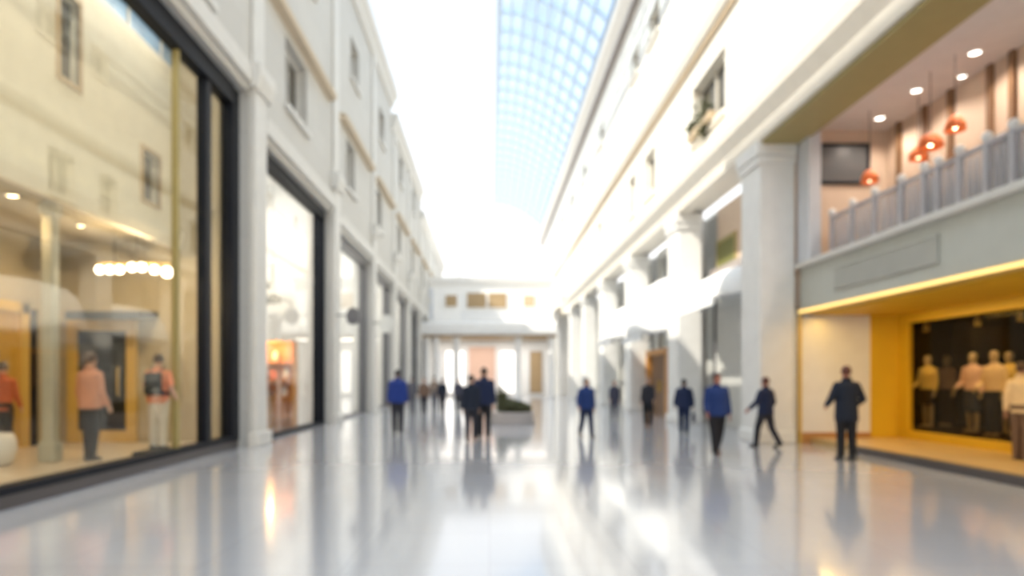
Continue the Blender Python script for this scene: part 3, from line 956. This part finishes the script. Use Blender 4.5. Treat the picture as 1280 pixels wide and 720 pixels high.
for i, (a, b_) in enumerate(PIL_R):
    q = MB()
    q.box(6.52, 7.4, a, b_, 0, 7.3, .06)
    q.box(6.46, 7.4, a - .06, b_ + .06, 0, .3, .03)
    q.box(6.46, 7.4, a - .06, b_ + .06, 6.75, 6.95, .03)
    q.box(6.42, 7.4, a - .1, b_ + .1, 6.95, 7.3, .03)
    struct(nm('trim'), q, 'pillar_white', 'white square pillar, %s along from the yellow recess' % ORD[i], 'pillar')

# ---- first bay: recess below, fascia, balcony above
struct('wall_right_fascia', MB().box(7.5, 7.8, 2, 17.4, 3.22, 4.2, .01), 'sage_wall', 'sage grey fascia between the balcony and the golden soffit', 'wall')
sg = thing('fascia_sign', (7.5, 13.8, 3.7), 'long blank sage sign plate on the fascia above the golden strip', 'sign')
MB().box(7.46, 7.499, 12.0, 15.6, 3.48, 3.98, .01).build('sign_plate', 'sage_dark', sg)
MB().box(7.44, 7.459, 12.0, 15.6, 3.94, 3.98).build('sign_edge', 'sage_wall', sg)
struct('ceiling_recess', MB().box(7.8, 10.3, 2, 17.6, 3.1, 3.28), 'ochre_paint', 'ochre soffit over the yellow recess', 'ceiling')
lt = thing('light_strip', (7.62, 10, 3.14), 'golden lit strip along the fascia edge over the recess', 'light strip')
MB().box(7.47, 7.79, 2, 17.4, 3.13, 3.215, .01).build('housing', 'brass', lt)
MB().box(7.462, 7.469, 2, 17.4, 3.135, 3.21).build('diffuser', 'strip_gold', lt)
struct('wall_right_recess_end', MB().box(7.42, 9.25, 17.5, 17.8, 0, 3.1), 'white_paint', 'white end wall of the recess behind the long-coated person', 'wall')
struct('wall_right_recess_yellow', MB().box(9.25, 10.0, 17.45, 17.8, 0, 3.1), 'ochre_paint', 'bright yellow strip of wall beside the dark clothes display', 'wall')
struct('baseboard_right', MB().box(7.42, 9.25, 17.44, 17.499, .0, .26, .01), 'warm_wood', 'wooden skirting along the white end wall', 'baseboard')
struct(nm('trim'), MB().box(7.44, 7.5, 17.30, 17.42, .0, 3.1), 'brass', 'slim brass upright at the corner of the recess', 'trim')
# display window in the recess
DX = 9.9
dw = thing(nm('window'), (DX, 11, .3), 'dark clothes display window set in the yellow wall', 'shop window', kind='structure')
q = MB()
q.box(DX, DX + .12, 2, 17.45, .14, .34)
q.box(DX, DX + .12, 2, 17.45, 2.88, 3.1)
q.box(DX, DX + .12, 17.05, 17.45, .34, 2.88)
q.build('window_frame', 'ochre_paint', dw)
for y in (7.0, 11.2):
    MB().box(DX + .02, DX + .1, y - .04, y + .04, .34, 2.88).build('mullion', 'metal_black', dw)
MB().box(DX + .05, DX + .062, 2, 17.05, .34, 2.88).build('pane', 'clear_glass', dw)
struct('floor_display', MB().box(DX + .12, 12.2, 2, 17.8, .14, .36), 'display_dark', 'dark raised floor of the clothes display', 'floor')
struct('wall_display_back', MB().box(12.2, 12.4, 2, 19.2, 0, 3.3), 'display_dark', 'dark back wall of the clothes display', 'wall')
struct('wall_display_end', MB().box(10.0, 12.2, 19.0, 19.2, 0, 3.3), 'display_dark', 'dark end wall of the clothes display', 'wall')
struct('floor_display_end', MB().box(10.0, 12.2, 17.8, 19.0, .14, .36), 'display_dark', 'far end of the dark display floor', 'floor')
struct('ceiling_display', MB().box(10.3, 12.2, 2, 19.0, 3.1, 3.28), 'display_dark', 'dark ceiling over the clothes display', 'ceiling')
mq = [(1160, 10.9, 'gold_cloth', 'display_dark', .55, 'mannequin in gold top and dark skirt, farthest inside the dark display', 1.0),
      (1184, 11.6, 'brown_cloth', 'display_dark', None, 'mannequin in brown top standing behind the gold-topped one', 1.0),
      (1216, 10.75, 'rose_cloth', 'navy_deep', .45, 'mannequin in rose top and dark skirt in the middle of the dark display', 1.0),
      (1243, 10.5, 'cream_cloth', 'navy_deep', None, 'mannequin in cream top and navy trousers in the middle of the dark display', 1.0),
      (1262, 11.2, 'gold_cloth', 'display_dark', .5, 'mannequin in gold top behind the cream-topped one', 1.0)]
for px, x, t, l, sk, lb, sl in mq:
    y = x * F / (px - VX)
    person((x, y, .36), PI / 2 + .35, 1.78, lb, top=t, low=l, skirt=sk, legs=stand, arms=((.15, .0, .3), (.2, .1, .9)), sleeve=sl, hem=.92, mann=True, name='mannequin', cat='mannequin', group='mannequins in the dark display', vox=.01)
for i, (px, x, z, lb) in enumerate(((1158, 10.7, 2.62, 'brass spotlight on the display ceiling over the gold-topped mannequin'), (1222, 10.7, 2.62, 'brass spotlight over the rose and cream mannequins'), (1276, 10.7, 2.62, 'brass spotlight at the cut-off end of the display'))):
    y = x * F / (px - VX)
    t = thing('spotlight', (x, y, 3.1), lb, 'spotlight')
    MB().lathe([(.02, 0), (.02, -.18)], (x, y, 3.1), 10).build('stem', 'brass', t)
    MB().lathe([(.03, -.18), (.06, -.2), (.07, -.38), (.06, -.38), (.05, -.24)], (x, y, 3.1), 16).build('shade', 'brass', t, smooth=True)
    MB().lathe([(.055, -.345), (.05, -.36), (.02, -.365)], (x, y, 3.1), 14).build('bulb', 'lamp_warm', t)

# balcony shop above
struct('floor_balcony', MB().box(7.8, 11.0, 2, 17.6, 4.0, 4.2), 'platform_stone', 'stone floor of the upper balcony', 'floor')
struct('ceiling_balcony', MB().box(7.5, 11.0, 2, 17.9, 7.62, 7.8), 'pink_ceiling', 'pinkish ceiling over the balcony with downlights', 'ceiling')
struct('wall_balcony_end', MB().box(7.5, 11.0, 17.6, 17.9, 3.3, 7.62), 'peach_wall', 'peach end wall of the balcony with a dark picture', 'wall')
struct('wall_balcony_back', MB().box(9.7, 9.9, 2, 17.6, 4.2, 7.62), 'peach_wall', 'peach back wall of the balcony with brown slats', 'wall')
struct(nm('trim'), MB().box(6.56, 7.5, 1, 17.38, 7.2, 7.29, .01), 'olive_soffit', 'olive band under the cream cornice along the balcony opening', 'soffit')
struct(nm('trim'), MB().box(7.36, 7.62, 2, 17.4, 4.2, 4.33, .02), 'trim_white', 'white sill along the foot of the balcony opening', 'sill')
struct(nm('trim'), MB().box(7.42, 7.72, 16.75, 17.39, 4.33, 7.62, .02), 'metal_pale', 'pale blue-white jamb at the end of the balcony opening', 'jamb')
for i, y in enumerate((17.0, 16.0, 15.1, 13.9, 13.3, 12.3, 11.3)):
    struct(nm('trim'), MB().box(9.62, 9.7, y - .07, y + .07, 4.2, 7.62), 'brown_wood', 'brown upright slat on the peach balcony wall, %s from the end wall' % ORD[i], 'slat')
pc = thing('picture_frame', (8.6, 17.6, 6.4), 'dark grey picture on the peach end wall of the balcony', 'picture')
q = MB()
for a, b_, c, d in ((7.95, 8.02, 6.3, 7.3), (9.2, 9.27, 6.3, 7.3), (8.02, 9.2, 6.3, 6.37), (8.02, 9.2, 7.23, 7.3)):
    q.box(a, b_, 17.53, 17.6, c, d)
q.build('frame', 'metal_black', pc)
MB().box(8.02, 9.2, 17.56, 17.59, 6.37, 7.23).build('canvas', 'art_dark', pc)
for i, (x, y) in enumerate(((9.05, 16.7), (8.95, 15.1), (9.0, 13.35), (9.45, 14.4))):
    downlight(x, y, 7.62, ['round downlight on the pinkish ceiling, closest to the balcony end wall', 'middle one of the bright downlights on the pinkish ceiling', 'round downlight on the pinkish ceiling, closest to us',
                           'faint round downlight on the pinkish ceiling, set back by the peach wall'][i], 'lamp_white', .095 if i < 3 else .07)
bl = thing('balustrade', (7.9, 11, 4.2), 'grey glass balustrade with round white caps along the balcony', 'balustrade')
ys = [16.6, 15.66, 14.75, 13.8, 13.07, 12.67, 12.09, 11.43, 10.85, 10.2, 9.5, 8.8]
for a, b_ in zip(ys[1:], ys[:-1]):
    MB().box(7.89, 7.91, a + .05, b_ - .05, 4.3, 5.25).build('glass_panel', 'baluster_glass', bl)
    for k in range(1, 4):
        yy = a + (b_ - a) * k / 4
        MB().lathe([(.022, 0), (.03, .25), (.05, .45), (.03, .7), (.022, .98)], (7.96, yy, 4.2), 10).build('baluster', 'baluster_grey', bl, smooth=True)
for y in ys:
    p = MB().box(7.85, 7.95, y - .05, y + .05, 4.2, 5.32, .01).build('post', 'baluster_grey', bl)
    MB().ball((7.9, y, 5.40), .085, 14).build('cap', 'white_paint', p, smooth=True)
MB().box(7.86, 7.94, 8.8, 16.6, 5.25, 5.31, .01).build('rail', 'baluster_grey', bl)
for i, (px, py, x) in enumerate(((1087, 224, 8.6), (1163, 180, 8.7), (1194, 158, 8.7), (1148, 195, 9.2))):
    y = x * F / (px - VX)
    z = EYE - (py - HY) / F * y
    pendant(x, y, z, 7.62, ['orange pendant lamp above the balcony, closest to the dark picture', 'orange pendant lamp above the balcony, second from the dark picture and larger', 'orange pendant lamp above the balcony, closest to us',
                            'orange pendant lamp set back against the peach wall'][i], 'orange_shade', .24 if i == 1 else .19, 'orange pendant lamps over the balcony')
# dark lounge object behind the balustrade
bc = thing('lounge_chair', (8.8, 12.6, 4.2), 'dark high-backed chair behind the balustrade', 'chair')
MB().box(8.5, 9.1, 12.3, 12.9, 4.55, 4.7, .05).build('seat', 'art_dark', bc, smooth=True)
MB().box(9.0, 9.12, 12.3, 12.9, 4.6, 5.9, .04).build('backrest', 'art_dark', bc, smooth=True)
for x in (8.55, 9.02):
    for y in (12.35, 12.82):
        MB().box(x, x + .05, y, y + .05, 4.2, 4.57).build('leg', 'metal_black', bc)

# ---- second bay: peach upper recess, white awning, grey shutter
SB = 7.9
struct('wall_right_peach', MB().box(SB, SB + .2, 18.7, 25.0, 5.15, 7.4), 'peach_wall', 'peach upper recess beside the large square pillar', 'wall')
struct(nm('trim'), MB().box(SB - .25, SB, 18.75, 25.0, 4.95, 5.3, .02), 'mauve_beam', 'dull mauve beam across the bay with the grey shutter', 'beam')
mo = thing('wall_panel', (SB, 23.9, 5.5), 'dark olive square panel on the peach recess behind the awning', 'panel')
MB().box(SB - .04, SB - .003, 23.1, 24.8, 5.32, 6.2).build('board', 'moss_panel', mo)
q = MB()
for a, b_, c, d in ((23.0, 23.1, 5.31, 6.3), (24.8, 24.9, 5.31, 6.3), (23.1, 24.8, 6.2, 6.3)):
    q.box(SB - .06, SB - .003, a, b_, c, d)
q.build('frame', 'olive_soffit', mo)
dn = thing(nm('door'), (SB, 22, 0), 'wide grey shutter door under the white awning nearest the square pillar', 'shutter', kind='structure')
q = MB()
for k in range(31):
    q.prism([(SB - .03, k * .16), (SB - .075, k * .16 + .05), (SB - .075, k * .16 + .11), (SB - .03, k * .16 + .155), (SB, k * .16 + .155), (SB, k * .16)], 'y', 18.85, 24.9)
q.build('shutter', 'shutter_grey', dn)
for y in (18.7, 24.9):
    MB().box(SB - .12, SB + .02, y, y + .13, 0, 4.96).build('rail', 'metal_grey', dn)


def awning(y0, y1, z0, z1, out, label):
    """bulging cloth awning on a bar frame"""
    t = thing('awning', (7.3, (y0 + y1) / 2, z1), label, 'awning', 'white awnings along the pillars')
    n = 14
    top, bot = [], []
    q = MB()
    rings = []
    ny = 18
    for j in range(ny + 1):
        f = j / ny
        bulge = 1 - .75 * abs(2 * f - 1) ** 3
        y = y0 + (y1 - y0) * f
        o_, i_ = [], []
        for k in range(n + 1):
            a = PI / 2 * k / n
            o_.append(Vector((7.45 - out * bulge * math.sin(a), y, z0 + (z1 - z0) * math.cos(a) * (.75 + .25 * bulge) + (1 - bulge) * .1)))
            i_.append(Vector((7.45 - (out * bulge - .04) * math.sin(a) , y, z0 + ((z1 - z0) * (.75 + .25 * bulge) - .05) * math.cos(a) + (1 - bulge) * .1)))
        rings.append(o_ + i_[::-1])
    q.ring_loft(rings)
    q.build('cloth', 'awning_cloth', t, smooth=True)
    q = MB()
    q.box(7.45 - out, 7.45 - out + .08, y0 + (y1 - y0) * .2, y1 - (y1 - y0) * .2, z0 - .22, z0)
    q.build('valance', 'awning_cloth', t)
    MB().tube([(7.4, y0 + .1, z0 + .02), (7.45 - out * .9, y0 + (y1 - y0) * .25, z0)], [.025, .025], 8).build('arm', 'metal_pale', t)
    MB().tube([(7.4, y1 - .1, z0 + .02), (7.45 - out * .9, y1 - (y1 - y0) * .25, z0)], [.025, .025], 8).build('arm', 'metal_pale', t)


awning(19.0, 24.8, 3.85, 4.85, 1.25, 'white bulging awning above the grey shutter')
awning(26.8, 33.2, 3.3, 5.7, 1.6, 'white bulging awning over the brown door, tallest of the row')
awning(35.2, 41.4, 3.6, 5.4, 1.4, 'white bulging awning beyond the brown door')

# ---- further right bays
for i in range(1, len(PIL_R) - 1):
    a, b_ = PIL_R[i][1], PIL_R[i + 1][0]
    w = thing(nm('window'), (SB, (a + b_) / 2, 0), 'tall pale shopfront between white pillars, %s beyond the grey shutter' % ORD[i - 1], 'shop window', kind='structure')
    q = MB()
    q.box(SB - .1, SB + .05, a, a + .14, 0, 7.4)
    q.box(SB - .1, SB + .05, b_ - .14, b_, 0, 7.4)
    q.box(SB - .1, SB + .05, a + .14, b_ - .14, 0, .35)
    q.box(SB - .1, SB + .05, a + .14, b_ - .14, 4.2, 4.5)
    q.box(SB - .1, SB + .05, a + .14, b_ - .14, 7.1, 7.4)
    q.build('window_frame', 'trim_white', w)
    for k in (1, 2):
        y = a + (b_ - a) * k / 3
        MB().box(SB - .07, SB + .02, y - .05, y + .05, .35, 7.1).build('mullion', 'trim_white', w)
    MB().box(SB - .012, SB, a + .14, b_ - .14, .35, 7.1).build('pane', 'shop_glass', w)
struct('wall_right_shop_back', MB().box(10.4, 10.6, 19.2, YE_R, 0, 7.4), 'white_paint', 'pale back wall of the shops behind the white pillars', 'wall')
struct('ceiling_shop_right', MB().box(SB + .2, 10.4, 19.2, YE_R, 7.4, 7.55), 'white_paint', 'white ceiling of the shops behind the white pillars', 'ceiling')
dn = thing(nm('door'), (7.3, 31.2, 0), 'brown door with an orange wooden frame under the tallest white awning', 'door', kind='structure')
q = MB()
q.box(7.2, 7.85, 29.35, 29.60, 0, 2.6, .01)
q.box(7.2, 7.85, 32.95, 33.20, 0, 2.6, .01)
q.box(7.2, 7.85, 29.35, 33.20, 2.6, 2.85, .01)
q.build('door_frame', 'orange_wood', dn)
for a, b_ in ((29.60, 31.25), (31.29, 32.95)):
    lf = MB().box(7.4, 7.48, a, b_, 0, 2.6).build('door_leaf', 'brown_wood', dn)
    MB().box(7.34, 7.4, (a if a > 31 else b_) - .02 + (.12 if a > 31 else -.12), (a if a > 31 else b_) + .02 + (.12 if a > 31 else -.12), 1.0, 1.5).build('handle', 'brass', lf)

# ------------------------------------------------------------------ planter in the middle
pp = at(640, 530, 25.0)
pr = thing('planter', (.80, 25.2, 0), 'low round grey stone planter with dark shrubs mid-hall', 'planter')
C0 = (.80, 25.2, 0)
MB().lathe([(.78, 0), (.80, .05), (.72, .3), (.76, .42), (.70, .42), (.66, .34)], C0, 36).build('bowl', 'concrete', pr, smooth=True)
MB().lathe([(.69, .30), (.3, .36), (.02, .38)], C0, 28).build('soil', 'soil', pr)
leaves([((.55, 25.0, .58), (.36, .4, .24)), ((.95, 25.0, .56), (.40, .4, .22)), ((1.2, 25.3, .52), (.26, .36, .18)), ((.8, 25.5, .6), (.45, .4, .26))], 2600, .10, 11).build('foliage', 'leaf', pr)
sh2 = MB()
sh2.tube([(.42, 25.3, .32), (.44, 25.3, .7), (.42, 25.28, 1.0)], [.025, .02, .012], 8)
sh2 = sh2.build('shrub_stem', 'bark', pr)
leaves([((.42, 25.3, .95), (.22, .22, .32)), ((.5, 25.25, .75), (.2, .2, .22))], 700, .10, 12).build('shrub_leaves', 'leaf', pr)

# ------------------------------------------------------------------ building across the far end
YB = 62.0
eb = thing('building', (0.6, YB + 2, 0), 'low white building with a colonnade across the far end of the hall', 'building')
MB().prism([(YB - 2, 5.25), (YB - 2.2, 5.5), (YB - 2.2, 6.2), (YB - 2, 6.3), (YB + 4, 6.3), (YB + 4, 5.25)], 'x', -6, 5.6).build('canopy_slab', 'white_haze', eb)
MB().box(-6, 5.6, YB - 1.9, YB + 3.9, 5.08, 5.25).build('soffit', 'far_brown', eb)
for x in (-5.3, -4.5, -1.2 - 1.6, 2.4, 5.2):
    MB().lathe([(.38, 0), (.38, .15), (.27, .25), (.25, 4.7), (.36, 4.9), (.36, 5.08)], (x, YB - 1.4, 0), 18).build('column', 'white_haze', eb, smooth=True)
MB().box(-6, 5.6, YB + 4, YB + 4.3, 0, 5.25).build('ground_wall', 'white_haze', eb)
MB().box(-1.9, .5, YB + 3.85, YB + 3.99, 0, 4.5).build('entrance_panel', 'far_pink', eb)
for x0, x1, mm in ((-5.1, -4.5, 'far_blue'), (-4.1, -2.2, 'pane_glow'), (.9, 2.4, 'pane_glow'), (3.6, 4.9, 'far_brown')):
    f = MB().box(x0, x1, YB + 3.9, YB + 3.99, .2, 4.2).build('window', 'metal_pale', eb)
    MB().box(x0 + .1, x1 - .1, YB + 3.86, YB + 3.9, .3, 4.1).build('pane', mm, f)
MB().box(-6, 5.6, YB + 2, YB + 8, 6.3, 10.2).build('upper_wall', 'white_haze', eb)
MB().prism([(YB + 1.7, 10.2), (YB + 1.6, 10.6), (YB + 8, 10.6), (YB + 8, 10.2)], 'x', -6.2, 5.8).build('roof', 'white_haze', eb)
for x0, x1, z0, z1, mm in ((-2.0, -.3, 7.9, 9.2, 'far_brown'), (-.1, 1.5, 7.9, 9.2, 'far_brown'), (-3.9, -2.9, 8.0, 9.0, 'far_brown'), (-5.6, -5.0, 6.8, 9.6, 'metal_pale'), (3.0, 4.0, 8.0, 9.0, 'trim_tan')):
    f = MB().box(x0 - .1, x1 + .1, YB + 1.9, YB + 1.99, z0 - .1, z1 + .1).build('window', 'white_haze', eb)
    MB().box(x0, x1, YB + 1.86, YB + 1.9, z0, z1).build('pane', mm, f)
q = MB()
for k in range(29):
    x = -2.4 + k * .16
    q.box(x - .02, x + .02, YB + .3, YB + .34, 6.3, 7.2)
q.box(-2.5, 2.2, YB + .28, YB + .36, 7.2, 7.28)
q.build('balcony_railing', 'metal_pale', eb)
fill_far = (-.2, YB + 1.0, 5.0)
ms = thing('mast', (-3.2, 76, 0), 'thin pale mast with a crossbar rising behind the far building', 'mast')
MB().tube([(-3.2, 76, 0), (-3.2, 76, 18.0)], [.16, .1], 10).build('pole', 'white_paint', ms)
MB().box(-4.4, -2.0, 75.95, 76.05, 17.0, 17.2).build('crossbar', 'white_paint', ms)

# ------------------------------------------------------------------ glazed roof over the right half
ce = thing('ceiling', (3.8, 40, 20.6), 'blue glazed barrel roof with a pale lattice above the sunlit facade', 'glass roof', kind='structure')
XA, XB = .62, 7.3
NA = 9


def arc(t):
    """t 0 at the free edge, 1 at the sunlit wall"""
    return Vector((XA + (XB - XA) * t, 0, 20.6 + 3.9 * math.cos(t * PI / 2) ** .8 if t < 1 else 20.6))


pts = [arc(i / NA) for i in range(NA + 1)]
Y0, Y1 = -8.0, 95.0
q = MB()
vs = [[q.bm.verts.new((p.x, y, p.z)) for p in pts] for y in (Y0, Y1)]
for i in range(NA):
    q.bm.faces.new((vs[0][i], vs[0][i + 1], vs[1][i + 1], vs[1][i]))
q.build('pane', 'roof_glass', ce)
q = MB()
for i, p in enumerate(pts):
    w = .16 if i == 0 else .07
    q.box(p.x - w, p.x + w, Y0, Y1, p.z - .22, p.z - .02)
q.build('long_bars', 'roof_bar', ce)
q = MB()
y = Y0
while y < Y1:
    for a, b_ in zip(pts[:-1], pts[1:]):
        q.ring_loft([[Vector((p.x, y - .1, p.z - .05)), Vector((p.x, y + .1, p.z - .05)), Vector((p.x, y + .1, p.z - .22)), Vector((p.x, y - .1, p.z - .22))] for p in (a, b_)])
    y += 2.4
q.build('arched_bars', 'roof_bar', ce)


# ------------------------------------------------------------------ light
def lamp(kind, name, loc, power, col, size=None, rot=None, spot=None):
    l = bpy.data.lights.new(name, kind)
    l.energy = power
    l.color = col
    if kind == 'AREA':
        l.shape = 'RECTANGLE'
        l.size, l.size_y = size
    elif kind in ('POINT', 'SPOT'):
        l.shadow_soft_size = size or .08
    if spot:
        l.spot_size = spot
        l.spot_blend = .6
    o = bpy.data.objects.new(name, l)
    COL.objects.link(o)
    o.location = loc
    if rot:
        o.rotation_euler = rot
    return o


sun = bpy.data.lights.new('sun', 'SUN')
sun.energy = 6.5
sun.color = (1.0, .93, .80)
sun.angle = math.radians(.6)
so = bpy.data.objects.new('sun', sun)
COL.objects.link(so)
so.rotation_euler = Vector((1.0, .50, -1.25)).to_track_quat('-Z', 'Y').to_euler()
so.location = (-20, 30, 40)

AMB = (1.0, .70, .36)
lamp('POINT', 'chandelier_light', (-7.0, 14.1, 3.6), 90, (1, .80, .52), .02)
lamp('SPOT', 'shop_lamp', (-7.9, 11.7, 4.48), 95, AMB, .05, (0, 0, 0), math.radians(155))
lamp('SPOT', 'shop_lamp', (-8.1, 14.0, 4.48), 77, AMB, .05, (0, 0, 0), math.radians(155))
lamp('SPOT', 'shop_lamp', (-8.2, 8.5, 4.48), 95, AMB, .05, (0, 0, 0), math.radians(155))
lamp('AREA', 'mezzanine_fill', (-6.45, 10, 8.95), 130, (1, .96, .88), (.2, 11.0), (0, 0, 0))  # added fill without a fitting, lifts the cream upper wall
lamp('AREA', 'soffit_strip', (7.95, 9.8, 3.05), 110, (1.0, .62, .16), (.12, 15.0), (0, 0, 0))
lamp('AREA', 'recess_light', (9.2, 12.5, 3.08), 50, (1.0, .70, .30), (.3, 8.0), (0, 0, 0))
for px in (1158, 1222, 1276):
    y = 10.7 * F / (px - VX)
    lamp('SPOT', 'display_spot', (10.5, y - .5, 3.0), 70, (1.0, .72, .36), .05, Vector((.0, .25, -1)).to_track_quat('-Z', 'Y').to_euler(), math.radians(95))
for x, y in ((9.05, 16.7), (8.95, 15.1), (9.0, 13.35), (9.0, 11.5)):
    lamp('SPOT', 'balcony_lamp', (x, y, 7.56), 125, (1.0, .85, .72), .08, (0, 0, 0), math.radians(150))
for y in (21.5, 29.5, 37.5, 45):
    lamp('AREA', 'shop_fill', (-8.0, y, 8.3), 360, (1, .95, .88), (2.5, 4.0), (0, 0, 0))  # unseen fill added to brighten the left shop interiors
lamp('AREA', 'canopy_fill', fill_far, 420, (1, .96, .9), (10.5, 3.0), (0, 0, 0))  # fill added under the far canopy to lighten the ground wall
lamp('POINT', 'shelf_lamp', (-6.8, 22.3, 2.5), 60, (1.0, .55, .18), .02)

# sky: bright white haze, thinner blue straight up the hall
w = bpy.data.worlds.new('sky')
SC.world = w
w.use_nodes = True
n = w.node_tree
bg = n.nodes['Background']
tc = n.nodes.new('ShaderNodeTexCoord')
sp = n.nodes.new('ShaderNodeSeparateXYZ')
n.links.new(tc.outputs['Generated'], sp.inputs[0])
cr = n.nodes.new('ShaderNodeValToRGB')
el = cr.color_ramp.elements
el[0].position = 0.0
el[0].color = (1.0, .985, .95, 1)
el[1].position = 1.0
el[1].color = (.80, .89, 1.0, 1)
e = el.new(.22)
e.color = (.97, .985, 1.0, 1)
e = el.new(.45)
e.color = (.84, .92, 1.0, 1)
n.links.new(sp.outputs[2], cr.inputs[0])
st = n.nodes.new('ShaderNodeValToRGB')
es = st.color_ramp.elements
es[0].position = 0.0
es[0].color = (.75, .75, .75, 1)
es[1].position = 1.0
es[1].color = (1, 1, 1, 1)
e = es.new(.25)
e.color = (.62, .62, .62, 1)
e = es.new(.46)
e.color = (.50, .50, .50, 1)
e = es.new(.65)
e.color = (.95, .95, .95, 1)
n.links.new(sp.outputs[2], st.inputs[0])
mu = n.nodes.new('ShaderNodeMath')
mu.operation = 'MULTIPLY'
mu.inputs[1].default_value = 2.3
n.links.new(st.outputs[0], mu.inputs[0])
n.links.new(cr.outputs[0], bg.inputs[0])
n.links.new(mu.outputs[0], bg.inputs[1])

# ------------------------------------------------------------------ camera: wide lens focused at arm's length, so the hall is soft
cd = bpy.data.cameras.new('camera')
co = bpy.data.objects.new('camera', cd)
COL.objects.link(co)
co.location = (0, 0, EYE)
co.rotation_euler = (PI / 2, 0, 0)
cd.sensor_width = 36
cd.lens = F / 1280 * 36
cd.shift_x = (640 - VX) / 1280
cd.shift_y = (HY - 360) / 1280
cd.clip_end = 400
cd.dof.use_dof = True
cd.dof.focus_distance = .6
cd.dof.aperture_fstop = 4.8
SC.camera = co

SC.view_settings.view_transform = 'Standard'
SC.view_settings.look = 'None'
SC.view_settings.exposure = 0.12
SC.view_settings.gamma = 1.0
SC.view_settings.use_curve_mapping = False
SC.cycles.use_denoising = True
SC.cycles.max_bounces = 10
SC.cycles.transparent_max_bounces = 12
SC.cycles.sample_clamp_indirect = 8
for o in bpy.data.objects:
    if '_o' in o:
        del o['_o']
